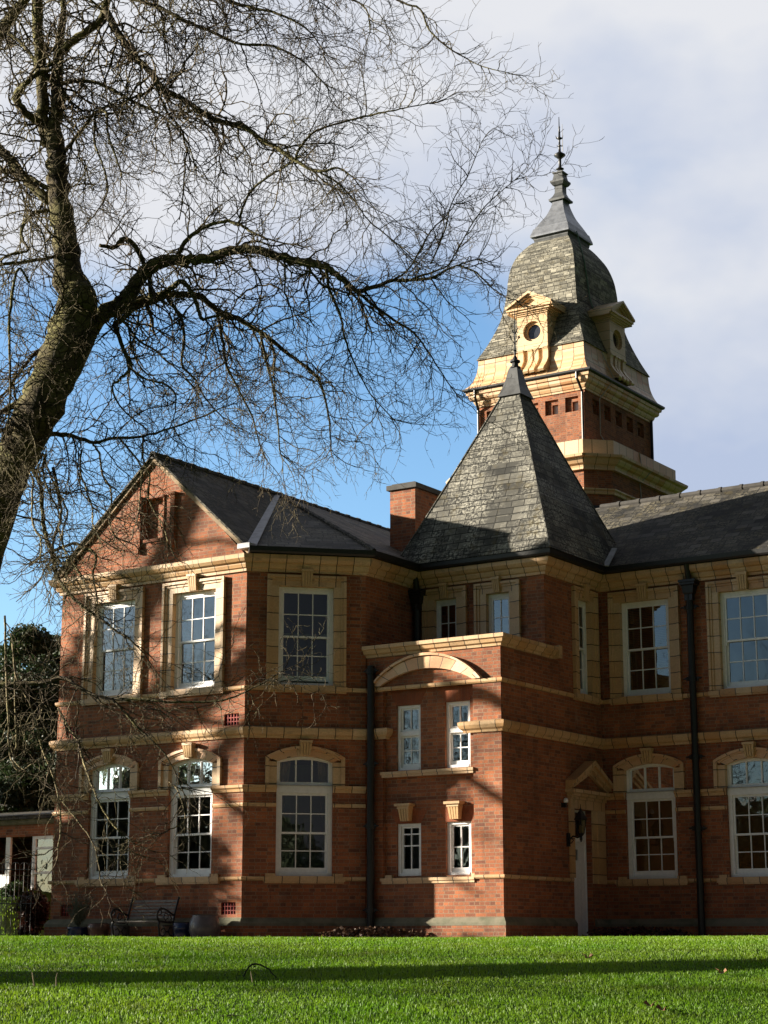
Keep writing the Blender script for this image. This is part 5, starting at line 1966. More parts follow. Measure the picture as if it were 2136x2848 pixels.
def quads_obj(name, Q, mat, parent):
    n = len(Q)
    me = bpy.data.meshes.new(name)
    me.vertices.add(n * 4)
    pl = np.array(parent.location if parent else (0, 0, 0), dtype=np.float32)
    me.vertices.foreach_set('co', (Q.astype(np.float32)).reshape(-1))
    me.loops.add(n * 4)
    me.loops.foreach_set('vertex_index', np.arange(n * 4, dtype=np.int32))
    me.polygons.add(n)
    me.polygons.foreach_set('loop_start', np.arange(0, n * 4, 4, dtype=np.int32))
    me.update(calc_edges=True)
    me.materials.append(mat)
    o = bpy.data.objects.new(name, me)
    COL.objects.link(o)
    if parent:
        o.parent = parent
        o.location = tuple(-pl)
    return o


def leaf_mat(name, c1, c2, trans=0.25):
    m, N, L, b = new_mat(name)
    o = objout(N)
    n1 = noise(N, L, o, 1.4, 4, .6)
    n2 = noise(N, L, o, 14.0, 3, .6)
    col = mixc(N, L, ramp01(N, L, n1, .35, .68), c1, c2)
    col = mixc(N, L, ramp01(N, L, n2, .35, .7), mixc(N, L, 1.0, col, (.6, .6, .6), 'MULTIPLY'), col)
    L.new(col, b.inputs['Base Color'])
    b.inputs['Roughness'].default_value = .55
    tr = N.new('ShaderNodeBsdfTranslucent')
    L.new(col, tr.inputs['Color'])
    mx = N.new('ShaderNodeMixShader')
    mx.inputs['Fac'].default_value = trans
    L.new(b.outputs['BSDF'], mx.inputs[1])
    L.new(tr.outputs['BSDF'], mx.inputs[2])
    L.new(mx.outputs['Shader'], N['Material Output'].inputs['Surface'])
    return m


M['pine'] = leaf_mat('dark_pine', (0.022, 0.045, 0.016), (0.045, 0.075, 0.022))
M['red_bush'] = leaf_mat('red_hedge_leaf', (0.080, 0.020, 0.016), (0.040, 0.030, 0.012))
M['green_bush'] = leaf_mat('green_shrub_leaf', (0.03, 0.07, 0.015), (0.05, 0.10, 0.02))
M['litter'] = leaf_mat('leaf_litter', (0.20, 0.11, 0.06), (0.10, 0.055, 0.035))
M['purple'] = leaf_mat('purple_cover', (0.09, 0.028, 0.030), (0.04, 0.02, 0.02))


def shrub(name, label, centre, rad, n, size, mat, seed, group=None):
    rnd = np.random.default_rng(seed)
    x, y, z = centre
    zg = gz(x, y)
    t = thing(name, label, 'shrub', (x, y, zg), group)
    parts = []
    for k in range(14):
        u = rnd.normal(size=3)
        u /= np.linalg.norm(u)
        c = (x + u[0] * rad[0] * .55, y + u[1] * rad[1] * .55, z + u[2] * rad[2] * .6)
        parts.append(leafy(None, None, c, np.array(rad) * rnd.uniform(.38, .6), n // 14, size, rnd))
    quads_obj('foliage', np.concatenate(parts), mat, t)
    m = MB()
    for k in range(7):
        a = k * .9
        m.tube([(x + .04 * math.cos(a), y + .04 * math.sin(a), zg - .05), (x + rad[0] * .4 * math.cos(a), y + rad[1] * .4 * math.sin(a), z), (x + rad[0] * .6 * math.cos(a), y + rad[1] * .6 * math.sin(a), z + rad[2] * .5)], [.02, .012, .005], 5)
    m.build('stem', M['stick'], t)


def dl(d, l):
    return (float(HV[0] * d + RV[0] * l), float(HV[1] * d + RV[1] * l))


bx, by = dl(40.2, -7.42)
shrub('hedge_bush', 'clipped dark red-leaved bush beside the left corner of the brick house', (bx, by, 0.55), (.42, .42, .55), 5200, .045, M['red_bush'], 4)
bx, by = dl(44.5, -8.6)
shrub('green_shrub', 'low green shrub behind the railings in front of the glazed porch', (bx, by, 1.15), (.35, .3, .30), 1500, .05, M['green_bush'], 9)


def hoop_fence(label, d, l0, l1, h, group):
    n = int(round((l1 - l0) / 0.2))
    x, y = dl(d, (l0 + l1) / 2)
    t = thing('hoop_railing', label, 'fence', (x, y, gz(x, y)), group)
    zt = gz(*dl(d, l1 - .2)) + h
    for k in range(n):
        m = MB()
        la, lb = l0 + k * .2, l0 + k * .2 + .2
        pts = []
        xa, ya = dl(d, la)
        pts.append((xa, ya, gz(xa, ya) - .05))
        pts.append((xa, ya, zt - .1))
        for q in range(1, 8):
            a = math.pi * q / 8
            px, py = dl(d, (la + lb) / 2 - .1 * math.cos(a))
            pts.append((px, py, zt - .1 + .1 * math.sin(a)))
        xb, yb = dl(d, lb)
        pts.append((xb, yb, zt - .1))
        pts.append((xb, yb, gz(xb, yb) - .05))
        m.tube(pts, .0075, 5)
        xm, ym = dl(d + .01, (la + lb) / 2)
        m.tube([(xm, ym, gz(xm, ym) - .05), (xm, ym, zt)], .0075, 5)
        m.build('hoop', M['iron'], t)
    for z in (zt - .16, gz(*dl(d, l1)) + .10):
        m = MB()
        a, b = dl(d + .015, l0), dl(d + .015, l1)
        m.tube([(*a, z), (*b, z)], .012, 5)
        m.build('rail', M['iron'], t)


hoop_fence('black hoop-topped iron railing nearest the lawn, left of the red bush', 39.6, -13.0, -7.2, 0.95, 'hoop-topped railings')
hoop_fence('black hoop-topped iron railing up the bank before the glazed porch', 44.0, -14.0, -8.0, 0.95, 'hoop-topped railings')


def build_extension():
    y = 36.0
    k = 36.0 / 34.5
    t = thing('porch_extension', 'low flat-roofed brick extension with white glazed porch at the far left', 'building', (-36.0, y, 0.4))
    f = Fr(0, y, 1, 0)
    xr = XG0
    z0 = 0.2
    m = MB()
    f.wall(m, -48.0, xr, z0, 3.18, [(-36.9, -33.75, 0.4, 2.70, 1.6)])
    Fr(-48.0, 0, 0, -1).wall(m, -44.0, -y, z0, 3.18)
    Fr(0, 44.0, -1, 0).wall(m, 27.5, 48.0, z0, 3.18)
    m.poly([(-48, y, 3.15), (xr, y, 3.15), (xr, 44, 3.15), (-48, 44, 3.15)])
    m.poly([(-36.9, y + 1.6, .4), (-33.75, y + 1.6, .4), (-33.75, y + 1.6, 2.7), (-36.9, y + 1.6, 2.7)])
    m.build('wall', M['brick'], t)
    m = MB()
    m.sweep([(-48.0, y), (xr, y)], [(0, 3.00), (.05, 3.01), (.07, 3.05), (.08, 3.10), (.08, 3.135), (-.2, 3.139)])
    m.build('cornice', M['stone'], t)
    m = MB()
    m.hexa([(-48, y - .15, 3.14), (xr, y - .15, 3.14), (xr, 40.5, 3.14), (-48, 40.5, 3.14), (-48, y - .15, 3.24), (xr, y - .15, 3.24), (xr, 40.5, 3.75), (-48, 40.5, 3.75)])
    m.build('roof', M['slate_dark'], t)
    wl, wr = -34.62, -33.80

    def bar(u0, u1, n0, n1, a, b):
        m = MB()
        f.box(m, u0, u1, n0, n1, a, b)
        return m.build('porch_frame', M['white'], t)
    o = bar(wl, wl + .12, -.08, -.01, .4, 2.70)
    m = MB()
    f.box(m, wr - .06, wr, -.08, -.01, .4, 2.70)
    f.box(m, wl + .12, wr - .06, -.08, -.01, 2.62, 2.70)
    f.box(m, wl + .12, wr - .06, -.08, -.01, 2.36, 2.42)
    f.box(m, wl + .12, wr - .06, -.08, -.01, 1.74, 1.80)
    m.build('window', M['white'], t)
    pane(f, wl + .1, wr - .05, .4, 2.65, -.05, t)
    o = bar(-35.56, -35.40, -.08, -.01, .4, 2.70)
    m = MB()
    a, b, n = -35.35, -34.65, -.9
    f.box(m, a, a + .09, n - .05, n, .4, 2.45)
    f.box(m, b - .30, b - .22, n - .05, n, .4, 2.45)
    f.box(m, b - .06, b, n - .05, n, .4, 2.45)
    f.box(m, a + .09, b - .06, n - .05, n - .002, 2.34, 2.45)
    f.box(m, a + .09, b - .06, n - .05, n - .002, 1.55, 1.70)
    f.box(m, a + .09, b - .06, n - .05, n - .002, .4, 1.15)
    m.build('door', M['white'], t)
    pane(f, a, b, .9, 2.4, n - .03, t)
    m = MB()
    f.box(m, -36.9, -35.56, -.07, -.02, .4, 1.75)
    m.build('panel', M['white'], t)
    pane(f, -36.9, -35.56, 1.75, 2.70, -.045, t)


build_extension()


def litter(name, label, x0, x1, y0, y1, h, n, size, mat, seed):
    rnd = np.random.default_rng(seed)
    x = rnd.uniform(x0, x1, n)
    y = rnd.uniform(y0, y1, n)
    prof = np.sin(np.pi * (x - x0) / (x1 - x0)) ** .6
    z = ground_z(x, y) + rnd.random(n) ** 1.6 * h * prof
    a = rnd.normal(size=(n, 3))
    a[:, 2] *= .5
    a /= np.linalg.norm(a, axis=1)[:, None]
    b = np.cross(a, rnd.normal(size=(n, 3)))
    b /= np.linalg.norm(b, axis=1)[:, None]
    sz = size * rnd.uniform(.5, 1.3, n)[:, None]
    P = np.stack([x, y, z], -1)
    bend = np.cross(a, b) * sz * .5
    Q = np.stack([P - a * sz, P + b * sz * .6 + bend, P + a * sz, P - b * sz * .6], 1)
    o = quads_obj(name, Q, mat, None)
    tag(o, label, 'leaves')
    struct(o, 'stuff')


litter('leaf_litter', 'drift of dead brown leaves round the foot of the downpipe', -21.6, -18.7, 29.6, 30.62, 0.36, 2600, .05, M['litter'], 2)
litter('purple_ground_cover', 'low purple-leaved plants at the foot of the white door', -17.45, -15.4, 32.8, 34.75, 0.34, 3600, .045, M['purple'], 5)


def fallen_leaf(x, y, label, seed):
    rnd = random.Random(seed)
    p = at(x, y, 20)
    # march along the view ray to the ground
    for k in range(60):
        d = 15 + k * .2
        q = at(x, y, d)
        if q.z < gz(q.x, q.y) + .03:
            p = q
            break
    z = gz(p.x, p.y) + .045
    m = MB()
    a0 = rnd.uniform(0, 6.28)
    pts = []
    for k in range(10):
        a = a0 + 2 * math.pi * k / 10
        r = (.075 if k % 2 == 0 else .035)
        pts.append((p.x + r * math.cos(a), p.y + r * math.sin(a), z + .03 * math.sin(a * 2 + 1) + .02))
    for k in range(10):
        m.poly([(p.x, p.y, z), pts[k], pts[(k + 1) % 10]])
    o = m.build('fallen_leaf', M['dead_leaf'], None, recalc=False)
    tag(o, label, 'leaf', 'fallen leaves on the lawn')


for i, (x, y, lb) in enumerate(((1432, 2192, 'brown fallen leaf near the bottom edge of the lawn'), (1560, 2109, 'pale curled fallen leaf just below the long shadow at the right'),
                                (1270, 2074, 'small brown fallen leaf on the sunny lawn above the long shadow'), (1405, 2181, 'tiny fallen leaf beside the larger brown one'))):
    fallen_leaf(x, y, lb, i)


def ground_hit(x, y):
    for k in range(400):
        d = 15.5 + k * .03
        q = at(x, y, d)
        if q.z < gz(q.x, q.y) + .02:
            return q, d
    return at(x, y, 24), 24


def sticks():
    q, d = ground_hit(560, 2112)
    P = lambda x, y, dd=0: at(600 * 0 + (x / 7.54 + 600) / 1.2876, (y / 7.54 + 2660) / 1.2876, d + dd)
    t = thing('fallen_twig', 'dark fallen twig arching above the long shadow on the lawn', 'twig', (q.x, q.y, gz(q.x, q.y)), 'fallen twigs on the lawn')
    m = MB()
    m.tube([P(570, 470), P(600, 390), P(640, 300), P(700, 215), P(765, 165), P(860, 158), P(960, 185), P(1040, 230), P(1125, 270), P(1160, 335), P(1215, 390), P(1310, 470)], [.006, .007, .008, .009, .011, .010, .009, .009, .008, .007, .006, .004], 6)
    m.build('twig', M['stick'], t)
    m = MB()
    m.tube([P(790, 165), P(800, 215), P(825, 240), P(815, 195)], .005, 5)
    m.build('side_twig', M['stick'], t)

    def stick(pts, r, mat, label):
        q, d = ground_hit(*pts[0])
        m = MB()
        V = []
        for i, (x, y) in enumerate(pts):
            V.append(at(x, y, d + .04 * i))
        m.tube(V, r, 5)
        o = m.build('fallen_twig', mat, None)
        tag(o, label, 'twig', 'fallen twigs on the lawn')
    stick([(74, 2130), (71, 2112), (69, 2100)], [.008, .007, .004], M['stick_pale'], 'short brown twig standing upright at the left edge of the long shadow')
    stick([(121, 2130), (121, 2112), (124, 2102)], [.007, .005, .004], M['stick_pale'], 'thin upright twig right of the short brown one in the shadow')
    stick([(545, 2122), (543, 2110), (541, 2098)], [.006, .005, .003], M['stick_pale'], 'pale dry grass stalk under the arching twig')
    stick([(478, 2195), (500, 2193), (530, 2196), (600, 2197), (640, 2197)], [.006, .008, .008, .006, .003], M['stick_pale'], 'long pale twig lying flat near the bottom of the lawn')
    stick([(940, 2098), (955, 2095), (977, 2097)], [.003, .005, .004], M['stick'], 'thin dark curved twig lying on the sunny middle of the lawn')
    stick([(890, 2107), (902, 2111)], [.005, .004], M['stick'], 'tiny dark twig left of the thin curved one')
    stick([(400, 2185), (425, 2180), (432, 2184)], [.004, .007, .004], M['stick_pale'], 'bent pale twig on the lower left lawn')


sticks()

# ------------------------------------------------------------------ trees
def bark_mat(name, c1, c2, moss):
    m, N, L, b = new_mat(name)
    o = objout(N)
    n1 = noise(N, L, o, 5.0, 6, .65)
    n2 = noise(N, L, o, 24.0, 5, .7)
    n3 = noise(N, L, o, 1.3, 4, .6)
    col = mixc(N, L, ramp01(N, L, n1, .38, .62), c1, c2)
    col = mixc(N, L, nd_mul(N, L, ramp01(N, L, n3, .40, .62), .7), col, moss)
    col = mixc(N, L, ramp01(N, L, n2, .3, .75), mixc(N, L, 1.0, col, (.55, .55, .55), 'MULTIPLY'), mixc(N, L, 1.0, col, (1.2, 1.2, 1.15), 'MULTIPLY'))
    L.new(col, b.inputs['Base Color'])
    vo = nd(N, 'ShaderNodeTexVoronoi', i_Scale=9.0, feature='DISTANCE_TO_EDGE')
    L.new(o, vo.inputs['Vector'])
    crack = ramp01(N, L, vo.outputs['Distance'], 0.0, 0.09)
    col = mixc(N, L, crack, mixc(N, L, 1.0, col, (.45, .43, .42), 'MULTIPLY'), col)
    L.new(col, b.inputs['Base Color'])
    b.inputs['Roughness'].default_value = .9
    b.inputs['Specular IOR Level'].default_value = .2
    hb = nd(N, 'ShaderNodeMath', operation='ADD')
    L.new(n2, hb.inputs[0])
    L.new(crack, hb.inputs[1])
    bump(N, L, b, hb.outputs['Value'], .7, .03)
    return m


M['bark'] = bark_mat('plane_bark', (0.150, 0.122, 0.070), (0.055, 0.043, 0.029), (0.215, 0.205, 0.080))
M['twig'] = bark_mat('twig_bark', (0.170, 0.135, 0.090), (0.060, 0.046, 0.036), (0.160, 0.142, 0.075))
M['pale_twig'] = bark_mat('pale_twig_bark', (0.36, 0.30, 0.19), (0.20, 0.16, 0.10), (0.30, 0.27, 0.13))
RT = random.Random(11)


def spline(pts, n=5):
    out = []
    m = len(pts)
    for i in range(m - 1):
        p0, p1, p2, p3 = pts[max(i - 1, 0)], pts[i], pts[i + 1], pts[min(i + 2, m - 1)]
        for k in range(n):
            t = k / n
            out.append(tuple(.5 * (2 * p1[q] + (p2[q] - p0[q]) * t + (2 * p0[q] - 5 * p1[q] + 4 * p2[q] - p3[q]) * t * t + (3 * p1[q] - p0[q] - 3 * p2[q] + p3[q]) * t ** 3) for q in range(4)))
    out.append(tuple(pts[-1]))
    return out


class Twigs:
    """fast three-sided tubes for thousands of twigs"""
    def __init__(s):
        s.v, s.f = [], []

    def tube(s, pts, r0, r1):
        n = len(pts)
        if n < 2:
            return
        i0 = len(s.v)
        d = pts[-1] - pts[0]
        a = d.orthogonal().normalized() if d.length > 1e-6 else Vector((1, 0, 0))
        b = d.cross(a).normalized()
        dirs = [a, a * -.5 + b * .866, a * -.5 - b * .866]
        for k, p in enumerate(pts):
            r = r0 + (r1 - r0) * k / (n - 1)
            for q in dirs:
                s.v.append((p.x + q.x * r, p.y + q.y * r, p.z + q.z * r))
        for k in range(n - 1):
            o = i0 + 3 * k
            s.f.append((o, o + 1, o + 4, o + 3))
            s.f.append((o + 1, o + 2, o + 5, o + 4))
            s.f.append((o + 2, o, o + 3, o + 5))

    def build(s, name, mat, parent):
        me = bpy.data.meshes.new(name)
        me.from_pydata(s.v, [], s.f)
        me.polygons.foreach_set('use_smooth', [True] * len(me.polygons))
        me.materials.append(mat)
        o = bpy.data.objects.new(name, me)
        COL.objects.link(o)
        o.parent = parent
        o.location = tuple(-c for c in parent.location)
        return o


def rv(s=1.0):
    return Vector((RT.gauss(0, s), RT.gauss(0, s), RT.gauss(0, s)))


STEP = {2: .085, 3: .06, 4: .045}
WIG = {2: .25, 3: .27, 4: .25}


def grow(T, p, d, L_, r, lvl, grav, dens):
    st = STEP[lvl]
    n = max(2, int(L_ / st))
    pts = [p.copy()]
    d = d.normalized()
    dirs = [d]
    for k in range(n):
        f = k / n
        g = grav * (1 - 1.5 * max(0, f - .55))          # tips turn up again
        d = (d + rv(WIG[lvl]) + Vector((0, 0, g))).normalized()
        p = p + d * st
        pts.append(p)
        dirs.append(d)
    T.tube(pts, r, r * .35 if lvl < 4 else r * .6)
    if lvl >= 4:
        return
    if lvl == 2:
        sp, lo, hi = .115 / dens, .25, 1.15
    else:
        sp, lo, hi = .19 / dens, .06, .26
    s = RT.uniform(.3, 1) * sp
    while s < L_:
        i = min(n - 1, int(s / st))
        f = s / L_
        dd = dirs[i]
        side = dd.cross(rv()).normalized()
        nd_ = dd * RT.uniform(.35, .9) + side * RT.uniform(.5, 1.0)
        ll = RT.uniform(lo, hi) * (1 - .45 * f)
        grow(T, pts[i], nd_, ll, max(r * (.62 if lvl == 2 else .75) * (1 - .45 * f), .0038 if lvl == 2 else .0030), lvl + 1, RT.gauss(grav * .7, .05), dens)
        s += sp * RT.uniform(.5, 1.5)


def plane_tree():
    bx, by = dl(20.1, -5.45)
    t = thing('plane_tree', 'large leafless plane tree leaning in from the left, its twigs hanging before the house', 'tree', (bx, by, gz(bx, by)))
    T = Twigs()
    PXM = 4052.0

    def limb(name, pts, d0, d1, sides=9, spawn=1.0, dens=1.0, droop=-.035, lens=(.5, 1.7), start=0.0, mat='bark', end_twigs=True):
        """pts: (x, y, width) in the photograph's pixels, depth running from d0 to d1"""
        n = len(pts)
        q = []
        for i, p in enumerate(pts):
            d = d0 + (d1 - d0) * i / (n - 1)
            if len(p) > 3:
                d = p[3]
            v = at(p[0], p[1], d)
            q.append((v.x, v.y, v.z, max(p[2] * .5 * d / PXM, .004)))
        q = spline(q, 5)
        V, R = [], []
        for i, a in enumerate(q):
            w = a[3]
            j = min(.30 * w + .004, .05)
            V.append(Vector(a[:3]) + Vector((RT.gauss(0, j * .4), RT.gauss(0, j * .4), RT.gauss(0, j * .4))))
            R.append(w * RT.uniform(.92, 1.08))
        m = MB()
        m.tube(V, R, sides)
        o = m.build(name, M[mat], t, smooth_=True)
        # side branches
        run = 0.0
        tot = sum((V[i + 1] - V[i]).length for i in range(len(V) - 1))
        nxt = .1
        for i in range(len(V) - 1):
            seg = (V[i + 1] - V[i])
            run += seg.length
            f = run / tot
            while run > nxt:
                nxt += .165 / max(spawn, .01) * RT.uniform(.5, 1.5)
                if spawn <= 0 or f < start:
                    continue
                dd = seg.normalized()
                side = dd.cross(rv()).normalized()
                if RT.random() < .45:
                    side.z = -abs(side.z) if droop < 0 else abs(side.z)
                d = dd * RT.uniform(.2, .9) + side
                r = min(max(R[i] * .5, .0075), .020) * RT.uniform(.8, 1.2)
                grow(T, V[i], d, RT.uniform(*lens) * 1.2 * (1 - .35 * f), r, 2, RT.gauss(droop, .05), dens)
        if end_twigs:
            d = (V[-1] - V[-3]).normalized()
            for k in range(3):
                grow(T, V[-1], d + rv(.35), RT.uniform(.4, .9), R[-1], 2, RT.gauss(droop * .3, .04), dens)
        return o
    # trunk and its two leaders
    limb('trunk', [(-296, 2140, 215, 19.7), (-284, 2085, 160, 19.85), (-248, 1936, 136, 20.3), (-217, 1826, 130, 20.8), (-182, 1720, 128, 21.4), (-146, 1606, 126, 22.05), (-95, 1420, 128, 22.3), (-42, 1180, 108, 22.3), (28, 1000, 90, 22.2), (80, 900, 98), (124, 800, 104), (156, 715, 102), (166, 650, 84), (152, 600, 72),
                   (140, 500, 54), (128, 400, 48), (121, 328, 44), (117, 285, 42)], 20.1, 22.0, 16, .35, lens=(.4, 1.2), start=.5, end_twigs=False)
    limb('limb', [(100, 310, 26), (92, 250, 28), (88, 150, 27), (82, 50, 26), (76, -60, 25), (80, -300, 20)], 22.0, 22.2, 9, .6)
    limb('limb', [(119, 300, 36), (122, 215, 30), (126, 120, 24), (135, 60, 16), (138, -20, 15), (150, -200, 10)], 22.0, 22.4, 9, .7)
    limb('limb', [(122, 125, 22), (159, 90, 20), (211, 50, 19), (228, 15, 19), (235, -70, 18), (260, -200, 12)], 22.0, 21.6, 9, .8)
    limb('limb', [(226, 20, 17), (262, 82, 17), (290, 122, 16), (328, 155, 15), (346, 187, 16), (389, 211, 14), (431, 239, 14), (473, 262, 13), (524, 272, 12), (562, 300, 11), (604, 323, 10), (637, 346, 9), (688, 370, 7), (730, 362, 5), (765, 385, 3)], 21.6, 20.2, 9, 1.35, lens=(.6, 1.9))
    limb('limb', [(637, 346, 7), (645, 325, 6), (671, 290, 6), (700, 276, 5), (740, 265, 5), (789, 251, 4.5), (839, 241, 4), (880, 232, 3), (930, 222, 2.5)], 20.4, 20.0, 7, 1.5, droop=.01, lens=(.4, 1.0))
    # the long limb reaching right across the sky
    limb('limb', [(165, 735, 50), (187, 722, 46), (211, 689, 42), (262, 656, 38), (290, 620, 34), (318, 581, 32), (356, 562, 27), (403, 562, 25), (450, 558, 23), (490, 545, 22), (540, 537, 20), (580, 548, 18), (640, 562, 17), (705, 578, 15), (740, 605, 14), (770, 627, 11), (800, 622, 10), (845, 607, 9), (885, 605, 8), (930, 602, 7), (965, 582, 5), (990, 572, 4), (1030, 560, 3)], 21.9, 20.6, 10, 1.25, lens=(.5, 1.6), start=.1)
    limb('limb', [(885, 605, 6), (925, 590, 5), (965, 575, 4), (985, 545, 4), (1010, 500, 3), (1040, 455, 3), (1075, 420, 2.5), (1110, 390, 2)], 20.8, 20.2, 6, 1.2, droop=.05, lens=(.3, .85))
    limb('limb', [(930, 570, 4), (960, 500, 4), (975, 440, 3), (1010, 380, 2.5), (1035, 320, 2)], 20.8, 20.4, 6, 1.1, droop=.06, lens=(.3, .75))
    limb('limb', [(845, 607, 5), (880, 585, 4), (905, 545, 4), (930, 500, 3.5), (960, 470, 3), (985, 440, 2)], 20.8, 21.3, 6, 1.3, droop=.05, lens=(.3, .85))
    limb('limb', [(990, 572, 5), (1030, 590, 4), (1060, 620, 3), (1090, 640, 2.5), (1120, 650, 2)], 20.6, 20.3, 6, 1.2, droop=-.02, lens=(.3, .8))
    # lower limb curving down to the right
    limb('limb', [(262, 656, 28), (300, 650, 24), (330, 646, 22), (356, 636, 18), (403, 636, 16), (435, 642, 14), (468, 670, 13), (515, 689, 12), (562, 717, 11), (609, 754, 9), (655, 787, 8), (688, 820, 7), (702, 862, 5), (712, 918, 4), (715, 970, 3)], 21.9, 23.2, 9, 1.6, droop=-.06, lens=(.6, 1.9), start=.34)
    limb('limb', [(340, 645, 14), (368, 622, 13), (389, 609, 12), (405, 618, 11), (420, 645, 10), (430, 675, 9), (438, 690, 8), (468, 682, 6), (500, 690, 4)], 21.8, 21.4, 8, .9, droop=-.05, start=.3)
    limb('limb', [(770, 627, 8), (800, 655, 7), (850, 690, 6), (895, 720, 5), (925, 760, 4), (950, 800, 3), (985, 850, 2.5)], 20.9, 21.4, 7, 1.6, droop=-.05, lens=(.5, 1.3))
    limb('limb', [(705, 580, 8), (712, 625, 7), (735, 680, 6), (745, 730, 5), (768, 790, 4), (800, 850, 3), (850, 905, 2.5)], 20.9, 21.8, 7, 1.5, droop=-.05, lens=(.5, 1.3))
    limb('limb', [(360, 644, 9), (389, 684, 8), (398, 731, 7), (393, 787, 6), (421, 820, 5), (445, 862, 4), (480, 900, 3)], 21.8, 22.4, 7, 1.3, droop=-.05)
    limb('limb', [(468, 672, 8), (480, 730, 7), (490, 790, 6), (520, 850, 5), (545, 900, 4), (560, 960, 3)], 22.2, 22.6, 7, 1.4, droop=-.06)
    limb('limb', [(562, 717, 7), (575, 780, 6), (590, 840, 5), (600, 910, 4), (605, 980, 3)], 22.6, 23.0, 7, 1.3, droop=-.06)
    limb('limb', [(290, 665, 13), (262, 690, 13), (250, 706, 12), (262, 740, 10), (276, 773, 9), (281, 796, 8), (258, 820, 6), (243, 834, 5), (258, 875, 4), (300, 915, 3)], 21.6, 21.0, 8, 1.1, droop=-.05)
    limb('limb', [(281, 796, 6), (318, 820, 5), (356, 829, 5), (379, 853, 4), (378, 890, 3)], 21.2, 21.0, 6, 1.3, droop=-.05)
    limb('limb', [(108, 937, 12), (154, 941, 9), (201, 956, 8), (243, 946, 7), (300, 944, 6), (360, 928, 5), (440, 899, 4), (480, 880, 3)], 21.6, 20.4, 8, 1.2, droop=-.04)
    limb('limb', [(515, 487, 7), (524, 449, 6), (543, 412, 6), (576, 384, 5), (623, 356, 4), (650, 335, 3)], 21.3, 20.6, 7, 1.2, droop=.0)
    limb('limb', [(384, 550, 12), (407, 515, 10), (449, 487, 9), (492, 478, 8), (520, 487, 7), (552, 506, 6), (590, 520, 4), (640, 530, 3)], 21.6, 21.0, 8, 1.4, droop=.01)
    limb('limb', [(138, 330, 10), (165, 295, 9), (187, 267, 8), (206, 243, 8), (229, 243, 7), (234, 290, 6), (252, 345, 5), (262, 370, 4)], 21.8, 21.2, 7, 1.1)
    limb('limb', [(206, 243, 6), (204, 304, 6), (220, 351, 5), (232, 398, 5), (225, 431, 4), (200, 470, 3)], 21.5, 21.1, 6, 1.2)
    limb('limb', [(215, 529, 9), (248, 534, 11), (267, 515, 12), (290, 529, 12), (309, 562, 11), (323, 595, 11), (325, 632, 11), (326, 648, 12)], 21.4, 21.8, 8, .7)
    # left side
    limb('limb', [(105, 435, 24), (70, 402, 22), (28, 352, 20), (0, 322, 20), (-60, 290, 18), (-150, 240, 12)], 22.0, 22.4, 8, .9)
    limb('limb', [(108, 410, 12), (60, 385, 12), (10, 368, 12), (-60, 350, 10)], 22.0, 23.0, 8, .9)
    limb('limb', [(98, 275, 20), (62, 250, 18), (35, 212, 18), (50, 186, 15), (82, 158, 12)], 22.0, 21.4, 8, .9)
    limb('limb', [(-20, 120, 26), (10, 60, 26), (28, 32, 25), (55, 0, 24), (100, -80, 20)], 23.4, 22.6, 9, .9)
    limb('limb', [(75, 130, 9), (48, 95, 9), (20, 75, 8), (-20, 60, 6)], 22.1, 22.6, 7, 1.1)
    limb('limb', [(108, 455, 10), (75, 460, 9), (48, 490, 8), (50, 520, 7), (62, 540, 6), (30, 548, 7), (15, 552, 6)], 21.8, 21.2, 7, 1.0)
    limb('limb', [(170, 545, 8), (110, 556, 8), (50, 566, 8), (0, 571, 8), (-60, 576, 7)], 21.5, 21.2, 7, 1.0)
    limb('limb', [(62, 610, 6), (40, 580, 6), (22, 660, 7), (20, 750, 6), (22, 850, 5), (16, 930, 4)], 20.8, 20.6, 6, 1.2, droop=-.05)
    limb('limb', [(105, 740, 16), (92, 752, 13), (70, 770, 9), (45, 800, 7), (10, 850, 6), (-30, 880, 5)], 21.6, 21.0, 7, 1.1)
    limb('limb', [(60, 935, 14), (20, 928, 11), (-40, 930, 8)], 21.4, 21.4, 7, 1.2, droop=-.05)
    limb('limb', [(50, 860, 18), (15, 885, 13), (-20, 900, 9), (-80, 930, 6)], 21.4, 21.0, 7, 1.2, droop=-.05)
    # shoots hanging in front of the gable
    limb('limb', [(70, 1010, 11), (90, 1060, 9), (92, 1119, 9), (101, 1163, 9), (112, 1192, 9), (121, 1236, 8), (132, 1259, 8), (157, 1290, 8), (185, 1315, 7), (220, 1339, 6), (255, 1366, 5), (276, 1377, 4), (310, 1410, 3)], 21.2, 20.0, 8, 1.2, droop=-.05, lens=(.4, 1.2))
    limb('limb', [(112, 1192, 8), (136, 1182, 7), (163, 1174, 7), (180, 1184, 7), (199, 1190, 6), (208, 1203, 6), (205, 1222, 5), (201, 1241, 5), (208, 1283, 4), (212, 1320, 3)], 20.9, 20.2, 7, 1.0, droop=-.05, lens=(.3, 1.0))
    limb('limb', [(115, 1010, 8), (125, 1060, 7), (132, 1110, 6), (118, 1160, 6), (112, 1190, 6)], 21.2, 20.9, 6, 1.0, droop=-.05)
    limb('limb', [(-120, 1440, 13), (-60, 1468, 12), (0, 1476, 11), (53, 1477, 10), (105, 1471, 9), (137, 1463, 8), (164, 1480, 8), (200, 1501, 8), (253, 1510, 7), (311, 1510, 6), (377, 1517, 5), (480, 1513, 4), (546, 1486, 3), (610, 1450, 2.5)], 20.6, 19.6, 8, 1.25, droop=-.05, lens=(.35, 1.15), dens=.9)
    limb('limb', [(240, 1508, 6), (270, 1540, 6), (300, 1575, 5), (340, 1610, 4), (375, 1660, 3), (400, 1720, 2.5)], 20.0, 19.8, 6, 1.0, droop=-.04, lens=(.3, .8), dens=.8)
